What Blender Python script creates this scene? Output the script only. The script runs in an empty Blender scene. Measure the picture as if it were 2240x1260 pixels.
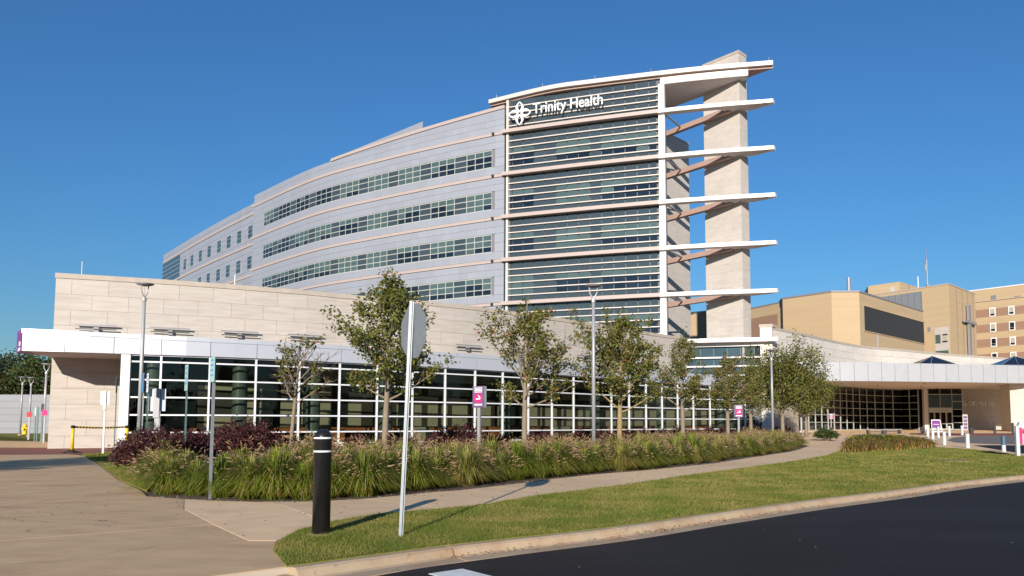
import bpy, bmesh, math, random
import numpy as np
from mathutils import Vector, Matrix, Quaternion
rad = math.radians
SC = bpy.context.scene
COL = SC.collection

# ---------------------------------------------------------------- camera
F, TH, CX, CY, EYE = 1640.0, math.atan(1640 / 22000), 1230.0, 806.0, 1.5
cam = bpy.data.cameras.new('camera'); camo = bpy.data.objects.new('camera', cam); COL.objects.link(camo)
camo.location = (0, 0, EYE); camo.rotation_euler = (math.pi / 2 + TH, 0, 0)
cam.sensor_width = 36; cam.lens = F / 2240 * 36
cam.shift_x = -110 / 2240; cam.shift_y = 176 / 2240
cam.clip_start = .1; cam.clip_end = 9000
SC.camera = camo

# ---------------------------------------------------------------- light
SUN_EL, SUN_AZ = rad(16.3), rad(8.5)          # height above the horizon; light travels towards this heading (from +Y to +X)
w = bpy.data.worlds.new('World'); SC.world = w; w.use_nodes = True
nt = w.node_tree; bgn = nt.nodes['Background']
sky = nt.nodes.new('ShaderNodeTexSky'); sky.sky_type = 'NISHITA'; sky.sun_disc = False
sky.sun_elevation = SUN_EL; sky.sun_rotation = SUN_AZ + math.pi
sky.altitude = 0; sky.air_density = 1.5; sky.dust_density = 0; sky.ozone_density = 10
nt.links.new(sky.outputs[0], bgn.inputs[0]); bgn.inputs[1].default_value = .096
sl = bpy.data.lights.new('sun', 'SUN'); so = bpy.data.objects.new('sun', sl); COL.objects.link(so)
sl.energy = 4.8; sl.angle = rad(.5); sl.color = (1, .925, .82)
d = Vector((math.sin(SUN_AZ) * math.cos(SUN_EL), math.cos(SUN_AZ) * math.cos(SUN_EL), -math.sin(SUN_EL)))
so.rotation_euler = d.to_track_quat('-Z', 'Y').to_euler(); so.location = (-20, -60, 60)
vs = SC.view_settings; vs.view_transform = 'Standard'; vs.look = 'None'; vs.gamma = 1; vs.exposure = .42
vs.use_curve_mapping = False
SC.cycles.max_bounces = 8; SC.cycles.transparent_max_bounces = 16

# ---------------------------------------------------------------- helpers
R = random.Random(7)
_c, _s = math.cos(TH), math.sin(TH)
def gz(y): return .013 * (min(max(y, 45), 100) - 45)
def ray(px, py):
    dx = (px - CX) / F; dy = -(py - CY) / F
    return dx, _c - dy * _s, _s + dy * _c
def atY(px, py, Y):
    a, b, e = ray(px, py); t = Y / b
    return a * t, Y, EYE + e * t
def G(px, py, z=0):
    a, b, e = ray(px, py); Y = (z - EYE) / e * b
    for _ in range(12):
        Y = min((z + gz(Y) - EYE) / e * b, 400) * .6 + Y * .4
    return a * Y / b, Y

def mat(name, col, rough=.6, metal=0., var=.08, scale=2., bump=0., bscale=40., col2=None, f2=0., s2=.4,
        rnd=0., attr=False, spec=.5, trans=0., stretch=None, contrast=None, speck=None, crack=None):
    m = bpy.data.materials.new(name); m.use_nodes = True
    n = m.node_tree.nodes; l = m.node_tree.links; p = n['Principled BSDF']
    p.inputs['Roughness'].default_value = rough; p.inputs['Metallic'].default_value = metal
    p.inputs['Specular IOR Level'].default_value = spec
    tc = n.new('ShaderNodeTexCoord'); vec = tc.outputs['Object']
    if stretch:
        mp = n.new('ShaderNodeMapping'); mp.inputs['Scale'].default_value = stretch
        l.new(vec, mp.inputs[0]); vec = mp.outputs[0]
    base = None
    if attr:
        a = n.new('ShaderNodeAttribute'); a.attribute_name = 'tint'; base = a.outputs['Color']
    else:
        rgb = n.new('ShaderNodeRGB'); rgb.outputs[0].default_value = (*col, 1); base = rgb.outputs[0]
    if col2 is not None:
        t2 = n.new('ShaderNodeTexNoise'); t2.inputs['Scale'].default_value = s2; t2.inputs['Detail'].default_value = 6
        l.new(vec, t2.inputs['Vector'])
        rp = n.new('ShaderNodeMapRange'); lo, hi = contrast or (.45, .65)
        rp.inputs[1].default_value = lo; rp.inputs[2].default_value = hi; rp.inputs[4].default_value = f2
        l.new(t2.outputs[0], rp.inputs[0])
        mx = n.new('ShaderNodeMix'); mx.data_type = 'RGBA'
        l.new(rp.outputs[0], mx.inputs[0]); l.new(base, mx.inputs[6]); mx.inputs[7].default_value = (*col2, 1)
        base = mx.outputs[2]
    def over(fac, c_):
        x_ = n.new('ShaderNodeMix'); x_.data_type = 'RGBA'
        l.new(fac, x_.inputs[0]); l.new(base, x_.inputs[6]); x_.inputs[7].default_value = (*c_, 1); return x_.outputs[2]
    if speck:                 # scattered small marks: (scale, threshold, strength, colour)
        t3 = n.new('ShaderNodeTexNoise'); t3.inputs['Scale'].default_value = speck[0]; t3.inputs['Detail'].default_value = 3
        l.new(tc.outputs['Object'], t3.inputs['Vector'])
        r3 = n.new('ShaderNodeMapRange'); r3.inputs[1].default_value = speck[1]; r3.inputs[2].default_value = speck[1] + .06; r3.inputs[4].default_value = speck[2]
        l.new(t3.outputs[0], r3.inputs[0]); base = over(r3.outputs[0], speck[3])
    if crack:                 # hairlines: (scale, width, strength, colour)
        nz = n.new('ShaderNodeTexNoise'); nz.inputs['Scale'].default_value = 1.3; l.new(tc.outputs['Object'], nz.inputs['Vector'])
        ad = n.new('ShaderNodeMix'); ad.data_type = 'VECTOR'; ad.inputs[0].default_value = .35
        l.new(tc.outputs['Object'], ad.inputs[4]); l.new(nz.outputs['Color'], ad.inputs[5])
        vo = n.new('ShaderNodeTexVoronoi'); vo.feature = 'DISTANCE_TO_EDGE'; vo.inputs['Scale'].default_value = crack[0]; l.new(ad.outputs[1], vo.inputs['Vector'])
        r4 = n.new('ShaderNodeMapRange'); r4.inputs[1].default_value = 0; r4.inputs[2].default_value = crack[1]; r4.inputs[3].default_value = crack[2]; r4.inputs[4].default_value = 0
        l.new(vo.outputs['Distance'], r4.inputs[0]); base = over(r4.outputs[0], crack[3])
    val = None
    if var:
        t = n.new('ShaderNodeTexNoise'); t.inputs['Scale'].default_value = scale; t.inputs['Detail'].default_value = 8
        t.inputs['Roughness'].default_value = .65
        l.new(vec, t.inputs['Vector'])
        r = n.new('ShaderNodeMapRange'); r.inputs[1].default_value = .25; r.inputs[2].default_value = .75
        r.inputs[3].default_value = 1 - var; r.inputs[4].default_value = 1 + var
        l.new(t.outputs[0], r.inputs[0]); val = r.outputs[0]
    if rnd:
        oi = n.new('ShaderNodeObjectInfo'); r = n.new('ShaderNodeMapRange')
        r.inputs[3].default_value = 1 - rnd; r.inputs[4].default_value = 1 + rnd
        l.new(oi.outputs['Random'], r.inputs[0])
        if val is None: val = r.outputs[0]
        else:
            mm = n.new('ShaderNodeMath'); mm.operation = 'MULTIPLY'
            l.new(val, mm.inputs[0]); l.new(r.outputs[0], mm.inputs[1]); val = mm.outputs[0]
    if val is not None:
        vm = n.new('ShaderNodeVectorMath'); vm.operation = 'SCALE'
        l.new(base, vm.inputs[0]); l.new(val, vm.inputs['Scale']); base = vm.outputs[0]
    l.new(base, p.inputs['Base Color'])
    if bump:
        t = n.new('ShaderNodeTexNoise'); t.inputs['Scale'].default_value = bscale; t.inputs['Detail'].default_value = 5
        l.new(vec, t.inputs['Vector'])
        b = n.new('ShaderNodeBump'); b.inputs['Strength'].default_value = bump; b.inputs['Distance'].default_value = .02
        l.new(t.outputs[0], b.inputs['Height']); l.new(b.outputs[0], p.inputs['Normal'])
    if trans:
        tr = n.new('ShaderNodeBsdfTranslucent'); l.new(base, tr.inputs[0])
        ms = n.new('ShaderNodeMixShader'); ms.inputs[0].default_value = trans
        l.new(p.outputs[0], ms.inputs[1]); l.new(tr.outputs[0], ms.inputs[2])
        l.new(ms.outputs[0], n['Material Output'].inputs[0])
    return m

def glass(name, tint, ior=1.5):
    m = bpy.data.materials.new(name); m.use_nodes = True
    n = m.node_tree.nodes; l = m.node_tree.links; n.remove(n['Principled BSDF'])
    t = n.new('ShaderNodeBsdfTransparent'); t.inputs[0].default_value = (*tint, 1)
    g = n.new('ShaderNodeBsdfGlossy'); g.inputs['Roughness'].default_value = .0
    g.inputs[0].default_value = (.95, .97, 1, 1)
    f = n.new('ShaderNodeFresnel'); f.inputs[0].default_value = ior
    tc = n.new('ShaderNodeTexCoord'); no = n.new('ShaderNodeTexNoise'); no.inputs['Scale'].default_value = .7
    b = n.new('ShaderNodeBump'); b.inputs['Strength'].default_value = .04; b.inputs['Distance'].default_value = .3
    l.new(tc.outputs['Object'], no.inputs['Vector']); l.new(no.outputs[0], b.inputs['Height'])
    l.new(b.outputs[0], g.inputs['Normal'])
    x = n.new('ShaderNodeMixShader')
    ge = n.new('ShaderNodeNewGeometry'); om = n.new('ShaderNodeMath'); om.operation = 'SUBTRACT'; om.inputs[0].default_value = 1
    fm = n.new('ShaderNodeMath'); fm.operation = 'MULTIPLY'     # a pane mirrors on its outer skin only
    l.new(ge.outputs['Backfacing'], om.inputs[1]); l.new(om.outputs[0], fm.inputs[0]); l.new(f.outputs[0], fm.inputs[1])
    l.new(fm.outputs[0], x.inputs[0]); l.new(t.outputs[0], x.inputs[1]); l.new(g.outputs[0], x.inputs[2])
    l.new(x.outputs[0], n['Material Output'].inputs[0])
    return m

class MB:
    def __init__(s): s.v = []; s.f = []
    def add(s, vs, fs):
        o = len(s.v); s.v += [tuple(p) for p in vs]; s.f += [tuple(i + o for i in q) for q in fs]; return s
    def hexa(s, b, t):          # b, t: four bottom and four top points, same order
        return s.add(list(b) + list(t), [(3, 2, 1, 0), (4, 5, 6, 7), (0, 1, 5, 4), (1, 2, 6, 5), (2, 3, 7, 6), (3, 0, 4, 7)])
    def box(s, x0, y0, z0, x1, y1, z1):
        return s.hexa([(x0, y0, z0), (x1, y0, z0), (x1, y1, z0), (x0, y1, z0)], [(x0, y0, z1), (x1, y0, z1), (x1, y1, z1), (x0, y1, z1)])
    def prism(s, poly, z0, z1):
        n = len(poly)
        a = sum(poly[i][0] * poly[(i + 1) % n][1] - poly[(i + 1) % n][0] * poly[i][1] for i in range(n))
        if a < 0: poly = poly[::-1]
        return s.add([(x, y, z0) for x, y in poly] + [(x, y, z1) for x, y in poly],
                     [tuple(range(n - 1, -1, -1)), tuple(range(n, 2 * n))] + [(i, (i + 1) % n, n + (i + 1) % n, n + i) for i in range(n)])
    def tube(s, pts, rs, n=8, cap=True):
        pts = [Vector(p) for p in pts]; o = len(s.v); up = Vector((.31, .17, 1))
        for i, p in enumerate(pts):
            t = (pts[min(i + 1, len(pts) - 1)] - pts[max(i - 1, 0)]).normalized()
            u = t.cross(up if abs(t.z) < .95 else Vector((1, 0.1, 0))).normalized(); v = t.cross(u)
            r = rs[i] if hasattr(rs, '__len__') else rs
            for k in range(n):
                a = 2 * math.pi * k / n; s.v.append(tuple(p + u * (r * math.cos(a)) + v * (r * math.sin(a))))
        for i in range(len(pts) - 1):
            for k in range(n):
                s.f.append((o + i * n + k, o + i * n + (k + 1) % n, o + (i + 1) * n + (k + 1) % n, o + (i + 1) * n + k))
        if cap:
            s.f.append(tuple(o + k for k in range(n - 1, -1, -1))); s.f.append(tuple(o + (len(pts) - 1) * n + k for k in range(n)))
        return s
    def lathe(s, prof, cx=0, cy=0, n=20):
        o = len(s.v)
        for r, z in prof:
            for k in range(n):
                a = 2 * math.pi * k / n; s.v.append((cx + r * math.cos(a), cy + r * math.sin(a), z))
        for i in range(len(prof) - 1):
            for k in range(n):
                s.f.append((o + i * n + k, o + i * n + (k + 1) % n, o + (i + 1) * n + (k + 1) % n, o + (i + 1) * n + k))
        s.f.append(tuple(o + k for k in range(n - 1, -1, -1))); s.f.append(tuple(o + (len(prof) - 1) * n + k for k in range(n)))
        return s

def tag(o, label=None, cat=None, group=None, kind=None):
    if label: o['label'] = label
    if cat: o['category'] = cat
    if group: o['group'] = group
    if kind: o['kind'] = kind
    return o
ORIG = {}
def thing(name, label, cat, loc=(0, 0, 0), group=None, rz=0):
    o = bpy.data.objects.new(name, None); COL.objects.link(o); o.location = loc; o.rotation_euler = (0, 0, rz)
    o.empty_display_size = .3
    ORIG[o] = Vector(loc); return tag(o, label, cat, group)
def root_of(o):
    while o.parent: o = o.parent
    return o
def link_mesh(name, me, m, parent=None, smooth=False):
    if m: me.materials.append(m)
    o = bpy.data.objects.new(name, me); COL.objects.link(o)
    if parent: o.parent = parent
    if smooth: me.shade_smooth()
    return o
def part(name, mb, m, parent=None, smooth=False, world=False, kind=None, label=None):
    """one mesh object; world=True: points are in world axes and are moved into the thing's own"""
    v = mb.v
    if world and parent is not None:
        L = ORIG.get(root_of(parent), Vector()); v = [(x - L.x, y - L.y, z - L.z) for x, y, z in v]
    me = bpy.data.meshes.new(name); me.from_pydata(v, [], mb.f); me.update()
    o = link_mesh(name, me, m, parent, smooth)
    if kind: o['kind'] = kind
    if label: o['label'] = label
    return o
def np_mesh(name, V, Fc, m, parent=None, tint=None, kind=None):
    me = bpy.data.meshes.new(name); k = Fc.shape[1]
    me.vertices.add(len(V)); me.vertices.foreach_set('co', V.astype(np.float32).ravel())
    me.loops.add(Fc.size); me.loops.foreach_set('vertex_index', Fc.astype(np.int32).ravel())
    me.polygons.add(len(Fc)); me.polygons.foreach_set('loop_start', np.arange(0, Fc.size, k, dtype=np.int32))
    if tint is not None:
        a = me.attributes.new('tint', 'FLOAT_COLOR', 'POINT')
        a.data.foreach_set('color', np.concatenate([tint, np.ones((len(V), 1))], 1).astype(np.float32).ravel())
    me.update(calc_edges=True)
    o = link_mesh(name, me, m, parent)
    if kind: o['kind'] = kind
    return o
def copy_tree(o, parent=None):
    c = o.copy(); COL.objects.link(c)
    if parent: c.parent = parent
    for ch in o.children: copy_tree(ch, c)
    return c
def pieces(name, lst, m, parent, limit=300, world=True):
    """lst of (distance, MB): the nearest ones each an object, the rest joined"""
    lst = sorted(lst, key=lambda a: a[0])
    for _, mb in lst[:limit]: part(name, mb, m, parent, world=world)
    if len(lst) > limit:
        j = MB()
        for _, mb in lst[limit:]: j.add(mb.v, mb.f)
        part(name + '_run', j, m, parent, world=world, kind='stuff')

class Path:
    """smooth plan curve through points; off > 0 is towards the viewer's side (right-hand side walking along it)"""
    def __init__(s, pts, n=14, straight=False):
        P = [Vector(p) for p in pts]; out = []
        if straight: out = P
        else:
            Q = [2 * P[0] - P[1]] + P + [2 * P[-1] - P[-2]]
            for i in range(1, len(Q) - 2):
                for k in range(n):
                    t = k / n; a, b, c, e = Q[i - 1:i + 3]
                    out.append(.5 * ((2 * b) + (-a + c) * t + (2 * a - 5 * b + 4 * c - e) * t * t + (-a + 3 * b - 3 * c + e) * t ** 3))
            out.append(P[-1])
        s.p = out; s.s = [0]
        for a, b in zip(out, out[1:]): s.s.append(s.s[-1] + (b - a).length)
        s.L = s.s[-1]
    def at(s, q, off=0.):
        i = int(np.searchsorted(s.s, q)) ; i = min(max(i, 1), len(s.s) - 1)
        t = (q - s.s[i - 1]) / (s.s[i] - s.s[i - 1])
        p = s.p[i - 1].lerp(s.p[i], t)
        def tan(j): j0, j1 = max(j - 1, 0), min(j + 1, len(s.p) - 1); return (s.p[j1] - s.p[j0]).normalized()
        g = tan(i - 1).lerp(tan(i), min(max(t, 0), 1)).normalized()
        return Vector((p.x + g.y * off, p.y - g.x * off))
    def tangent(s, q): a = s.at(q - .05); b = s.at(q + .05); return (b - a).normalized()
    def atpx(s, px):             # where the curve crosses the sight line to this column of the view (ground height)
        best = None
        for i in range(2001):
            q = s.L * i / 2000; p = s.at(q); e = abs(F * p.x / (p.y * _c) + CX - px)
            if best is None or e < best[0]: best = (e, q)
        return best[1]
    def slab(s, q0, q1, z0, z1, o0, o1, step=1.5, mb=None):
        """a solid following the curve from q0 to q1 between offsets o0 (back) and o1 (front); z may be functions of q"""
        mb = mb or MB(); n = max(1, int(round((q1 - q0) / step)))
        f0 = z0 if callable(z0) else (lambda q: z0); f1 = z1 if callable(z1) else (lambda q: z1)
        v = []; fs = []
        for i in range(n + 1):
            q = q0 + (q1 - q0) * i / n; a = s.at(q, o1); b = s.at(q, o0)
            v += [(a.x, a.y, f0(q)), (b.x, b.y, f0(q)), (b.x, b.y, f1(q)), (a.x, a.y, f1(q))]
        for i in range(n):
            A = 4 * i; B = A + 4
            fs += [(A, B, B + 3, A + 3), (A + 3, B + 3, B + 2, A + 2), (A + 2, B + 2, B + 1, A + 1), (A + 1, B + 1, B, A)]
        fs += [(0, 3, 2, 1), (4 * n, 4 * n + 1, 4 * n + 2, 4 * n + 3)]
        return mb.add(v, fs)
def dist(mb): x, y, z = mb.v[0]; return math.hypot(x, y)

def sheet(name, poly, z, m, depth=.12, label=None, kind='structure', parent=None, cat=None):
    """ground polygon with a top at gz + z and a skirt of the given depth"""
    bm = bmesh.new()
    a = sum(poly[i][0] * poly[(i + 1) % len(poly)][1] - poly[(i + 1) % len(poly)][0] * poly[i][1] for i in range(len(poly)))
    if a < 0: poly = poly[::-1]
    f = bm.faces.new([bm.verts.new((p[0], p[1], 0)) for p in poly])
    bmesh.ops.triangulate(bm, faces=[f])
    for yy in (45, 100):
        bmesh.ops.bisect_plane(bm, geom=bm.verts[:] + bm.edges[:] + bm.faces[:], plane_co=(0, yy, 0), plane_no=(0, 1, 0), dist=1e-5)
    ext = bmesh.ops.extrude_face_region(bm, geom=bm.faces[:])
    top = {v for v in ext['geom'] if isinstance(v, bmesh.types.BMVert)}
    for v in bm.verts: v.co.z = gz(v.co.y) + z - (0 if v in top else depth)
    bmesh.ops.recalc_face_normals(bm, faces=bm.faces[:])
    me = bpy.data.meshes.new(name); bm.to_mesh(me); bm.free()
    o = link_mesh(name, me, m, parent)
    return tag(o, label, cat, None, kind)

# ---------------------------------------------------------------- materials
M = {}
M['stone'] = mat('limestone', (.47, .42, .37), .8, var=.1, scale=1.3, bump=.25, bscale=25, rnd=.03, col2=(.40, .335, .275), f2=.45, s2=.9, stretch=(.6, .6, 5))
M['stone_cap'] = mat('limestone_cap', (.43, .365, .30), .8, var=.12, scale=1.5, bump=.2)
M['mortar'] = mat('mortar', (.35, .30, .25), .9, var=.1)
M['stone2'] = mat('pale_limestone', (.50, .45, .405), .8, var=.09, scale=1.5, bump=.2, bscale=25, rnd=.04, col2=(.45, .395, .34), f2=.4, s2=.8, stretch=(.8, .8, 2.5))
M['white'] = mat('white_metal', (.72, .69, .66), .4, var=.06, scale=.5)
M['alum'] = mat('white_mullion', (.72, .72, .74), .35, var=.03)
M['fascia'] = mat('fascia_panel', (.60, .60, .64), .33, .35, var=.03, scale=.6, rnd=.02)
M['wing'] = mat('grey_panel', (.365, .375, .415), .42, .25, var=.05, scale=.35, rnd=.045, stretch=(1, 1, .25))
M['fascia_grey'] = mat('grey_fascia', (.42, .425, .44), .45, .1, var=.05, scale=1.3, rnd=.025)
M['wing_back'] = mat('panel_joint', (.18, .17, .19), .8, var=.05)
M['pink'] = mat('pink_band', (.43, .345, .31), .5, var=.04)
M['cream'] = mat('cream_metal', (.60, .54, .485), .4, var=.03)
M['brownmetal'] = mat('taupe_soffit', (.40, .27, .22), .6, var=.08, scale=1)
M['spandrel'] = mat('slate_glass', (.045, .060, .066), .08, var=.12, scale=.4, rnd=.1, spec=.8)
M['blind'] = mat('blind_glass', (.072, .108, .102), .1, var=.1, scale=.5, rnd=.12, spec=.8)
M['dark'] = mat('dark_glass', (.012, .017, .024), .06, var=.2, rnd=.4, spec=.8)
M['winglass'] = mat('blue_glass', (.04, .068, .085), .07, var=.2, scale=.5, rnd=.25, spec=.8)
M['mull_dark'] = mat('dark_mullion', (.05, .06, .065), .4, var=.05)
M['mull_olive'] = mat('sage_mullion', (.42, .43, .39), .4, var=.05)
M['clear'] = glass('clear_glass', (.73, .75, .70), 1.45)
M['smoke'] = glass('smoked_glass', (.42, .43, .44), 1.5)
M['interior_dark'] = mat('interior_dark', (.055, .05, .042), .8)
M['interior_beige'] = mat('interior_panel', (.40, .375, .28), .7)
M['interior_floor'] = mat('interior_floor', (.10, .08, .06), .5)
M['wood'] = mat('orange_wood', (.38, .13, .045), .5, var=.25, scale=3)
M['greencol'] = mat('green_column', (.10, .135, .13), .5)
M['soffit'] = mat('soffit', (.60, .54, .52), .7, var=.05)
M['purple'] = mat('purple_face', (.20, .045, .24), .5)
M['tanbrick'] = mat('tan_brick', (.465, .34, .20), .85, var=.07, scale=.5, bump=.1, bscale=6, col2=(.47, .335, .19), f2=.6, s2=8, stretch=(.15, .15, 2.2))
M['brownbrick'] = mat('brown_brick', (.31, .185, .125), .85, var=.1, scale=1, col2=(.28, .15, .09), f2=.6, s2=8, stretch=(.15, .15, 2.2))
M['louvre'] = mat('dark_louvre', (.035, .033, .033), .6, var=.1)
M['louvre_grey'] = mat('grey_louvre', (.19, .20, .21), .6, var=.08, rnd=.06)
M['greysteel'] = mat('grey_steel', (.26, .25, .27), .5, .2, var=.06)
M['galv'] = mat('galvanised', (.25, .275, .295), .5, .35, var=.16, scale=9)
M['polegrey'] = mat('painted_pole', (.40, .40, .39), .45, .2, var=.06)
M['palepole'] = mat('pale_pole', (.36, .36, .37), .4, .2, var=.06)
M['greenpost'] = mat('green_post', (.10, .16, .155), .5, var=.1)
M['whiteplastic'] = mat('white_plastic', (.50, .52, .54), .45, var=.04)
M['black'] = mat('black_plastic', (.012, .012, .014), .32, var=.2, scale=3, bump=.03, bscale=60)
M['whitetape'] = mat('white_tape', (.75, .75, .73), .5)
M['yellow'] = mat('yellow_plastic', (.80, .50, .02), .45)
M['bluecover'] = mat('blue_cover', (.055, .115, .19), .5)
M['signpurple'] = mat('sign_purple', (.15, .085, .19), .5, var=.05)
M['magenta'] = mat('magenta', (.6, .02, .16), .5)
M['red'] = mat('sign_red', (.45, .03, .04), .5)
M['signblue'] = mat('sign_blue', (.05, .26, .55), .5)
M['signwhite'] = mat('sign_white', (.78, .78, .78), .5)
M['signteal'] = mat('sign_teal', (.35, .52, .50), .5)
M['concrete'] = mat('concrete', (.58, .39, .205), .85, var=.17, scale=1.3, bump=.12, bscale=70, col2=(.47, .27, .145), f2=.75, s2=.55, contrast=(.5, .7), stretch=(1, 1.7, 1), speck=(9, .66, .45, (.22, .17, .12)), crack=(.22, .0035, .5, (.2, .15, .1)))
M['concrete_path'] = mat('concrete_path', (.76, .525, .30), .85, var=.1, scale=1.6, bump=.12, bscale=70, col2=(.58, .36, .21), f2=.45, s2=1.1, contrast=(.52, .72), rnd=.06, speck=(11, .66, .4, (.28, .21, .15)))
M['joint'] = mat('joint_sealant', (.50, .41, .31), .9, var=.1)
M['kerb'] = mat('kerb_concrete', (.42, .315, .205), .85, var=.12, scale=4, bump=.15, bscale=50, col2=(.36, .22, .12), f2=.6, s2=2.2, rnd=.04, speck=(14, .62, .5, (.24, .15, .09)))
M['asphalt'] = mat('asphalt', (.020, .0165, .0145), .75, var=.22, scale=1.2, bump=.35, bscale=170, col2=(.028, .026, .027), f2=.7, s2=.3, spec=.2, stretch=(.5, 1.3, 1), speck=(55, .66, .5, (.075, .07, .065)), crack=(.16, .0025, .4, (.04, .038, .036)))
M['greyasphalt'] = mat('grey_asphalt', (.17, .145, .125), .9, var=.12, scale=1)
M['paint'] = mat('road_paint', (.72, .72, .70), .7, var=.15, scale=6)
M['brickpave'] = mat('brick_paving', (.24, .075, .045), .85, var=.15, scale=4)
M['lawn'] = mat('lawn_base', (.18, .185, .035), .95, var=.25, scale=7, bump=.6, bscale=60, col2=(.26, .205, .07), f2=.8, s2=.55, contrast=(.42, .66), spec=.1)
M['soil'] = mat('mulch', (.10, .068, .048), .95, var=.5, scale=9, bump=.8, bscale=25, col2=(.22, .16, .12), f2=.7, s2=14)
M['earth'] = mat('earth', (.16, .15, .075), .95, var=.2, scale=.3)
M['leaf'] = mat('leaf', (.1, .1, .1), .6, var=0, attr=True, trans=.3, spec=.35)
M['blade'] = mat('grass_blade', (.1, .1, .1), .65, var=0, attr=True, trans=.25, spec=.25)
M['plume'] = mat('grass_plume', (.1, .1, .1), .9, var=0, attr=True, trans=.25, spec=.1)
M['bark'] = mat('bark', (.23, .18, .125), .9, var=.25, scale=6, bump=.5, bscale=20, stretch=(1, 1, .3))
M['barkyellow'] = mat('bark_yellow', (.30, .215, .10), .9, var=.25, scale=6, bump=.5, bscale=20, stretch=(1, 1, .3))
M['twig'] = mat('twig', (.21, .15, .11), .9, var=.15)
M['panelwall'] = mat('grey_wall_panel', (.25, .255, .27), .6, var=.04, rnd=.03)
M['roofing'] = mat('roofing', (.30, .29, .28), .9, var=.1)
M['skyglass'] = mat('skylight_glass', (.012, .018, .03), .1, spec=.8)
M['stone3'] = mat('entrance_limestone_lit', (.62, .56, .50), .8, var=.09, scale=1.5, bump=.2, bscale=25, rnd=.04, col2=(.55, .485, .42), f2=.4, s2=.8, stretch=(.8, .8, 2.5))  # lighter copy of pale limestone; colour makes up for the grazing sun
M['stonetrim'] = mat('stone_plinth', (.55, .42, .30), .85, var=.1, scale=3)

# ================================================================ GROUND
def ground():
    mb = MB(); ys = [-300, -60, 0, 45, 100, 200, 500, 3500]
    xs = [-3000, -400, -120, -40, 0, 40, 120, 400, 3000]
    for y in ys:
        for x in xs: mb.v.append((x, y, gz(y) - .15))
    n = len(xs)
    for j in range(len(ys) - 1):
        for i in range(n - 1): mb.f.append((j * n + i, j * n + i + 1, (j + 1) * n + i + 1, (j + 1) * n + i))
    tag(part('ground', mb, M['earth']), 'flat earth ground under the whole site', None, None, 'structure')
ground()
def g(*pp): return [G(*p) for p in pp]
KERB = g((634, 1239), (800, 1217), (1000, 1191), (1333, 1154), (1540, 1124.4), (1774, 1093), (1946, 1073), (2071, 1056), (2218, 1040.6))
KERB = [(-22, -6.9), (-10, 2.3), (-3.5, 7.35)] + KERB + [(19.5, 26.6), (34, 38), (60, 55)]
kp = Path(KERB)
kerb = thing('kerb', None, None); kerb['kind'] = 'structure'
q_n = kp.atpx(634)
edges = [q_n - .05]
marks = [kp.atpx(980), kp.atpx(1336), kp.atpx(1600), kp.atpx(1790), kp.atpx(1946), kp.atpx(2216)]
edges = [0, q_n * .45, q_n] + marks + [kp.L * .7, kp.L]
for i, (a, b) in enumerate(zip(edges, edges[1:])):
    low = i < 2
    prof = [(0., -.0 if not low else -.07), (.13, .005 if not low else -.075), (.17, -.02 if not low else -.085), (.21, -.095), (.25, -.112), (.5, -.116), (.5, -.3), (0., -.3)]
    mb = MB(); n = max(2, int((b - a) / .6)); k = len(prof)
    for j in range(n + 1):
        q = a + .012 + (b - a - .024) * j / n
        for o, z in prof:
            p = kp.at(q, o); mb.v.append((p.x, p.y, z + gz(p.y)))
    for j in range(n):
        for t in range(k): mb.f.append((j * k + t, j * k + (t + 1) % k, (j + 1) * k + (t + 1) % k, (j + 1) * k + t))
    mb.f.append(tuple(range(k))[::-1]); mb.f.append(tuple(n * k + t for t in range(k)))
    part('kerb_stone', mb, M['kerb'], kerb)
road_pts = [tuple(kp.at(kp.L * i / 60, .49)) for i in range(61)]
sheet('road', road_pts + [(60, -60), (-60, -60), (-60, -30)], -.118, M['asphalt'], .02, 'black asphalt road in front of the kerb')
mk = MB(); a = np.array((-1.45, 8.27)); b = np.array((-1.12, 8.55)); dv = np.array((2.7, -3.0))
mk.prism([tuple(a), tuple(b), tuple(b + dv), tuple(a + dv)], -.118, -.113)
tag(part('road_marking', mk, M['paint']), 'white painted stripe on the asphalt beside the kerb', None, None, 'structure')

# fallen dry leaves and grit along the gutter
def litter():
    rng = np.random.default_rng(3); V = []; Fc = []; T = []
    for i in range(2600):
        q = q_n + (kp.L * .62 - q_n) * rng.random(); o = .2 + abs(rng.normal(0, .035)) + (.05 * rng.random() if rng.random() < .3 else 0)
        if math.sin(q * 1.7) + math.sin(q * .63 + 1) + rng.normal(0, .7) < -.1: continue
        p = kp.at(q, o); a = rng.random() * 6.28; r = .007 + .012 * rng.random(); z = -.118 + .02 * rng.random() + max(0, .25 - o) * .5
        k = len(V)
        V += [(p.x + r * math.cos(a), p.y + r * math.sin(a), z), (p.x - r * math.sin(a), p.y + r * math.cos(a), z + .008),
              (p.x - r * math.cos(a), p.y - r * math.sin(a), z + .002), (p.x + r * math.sin(a), p.y - r * math.cos(a), z + .01)]
        Fc.append((k, k + 1, k + 2, k + 3)); c = [(.36, .15, .05), (.26, .10, .04), (.42, .22, .09)][rng.integers(3)]; T += [c] * 4
    for i in range(26):     # stray leaves out on the asphalt
        x, y = rng.uniform(-1, 10), rng.uniform(4, 13); k = len(V); r = .02; a = rng.random() * 6
        V += [(x + r * math.cos(a), y + r * math.sin(a), -.105), (x - r * math.sin(a), y + r * math.cos(a), -.1),
              (x - r * math.cos(a), y - r * math.sin(a), -.107), (x + r * math.sin(a), y - r * math.cos(a), -.1)]
        Fc.append((k, k + 1, k + 2, k + 3)); T += [(.45, .28, .08) if i % 3 else (.4, .38, .34)] * 4
    o = np_mesh('leaf_litter', np.array(V), np.array(Fc), M['leaf'], None, np.array(T), 'stuff')
    o['label'] = 'dry brown leaf litter lying along the gutter'; o['category'] = 'leaf litter'
litter()

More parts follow.
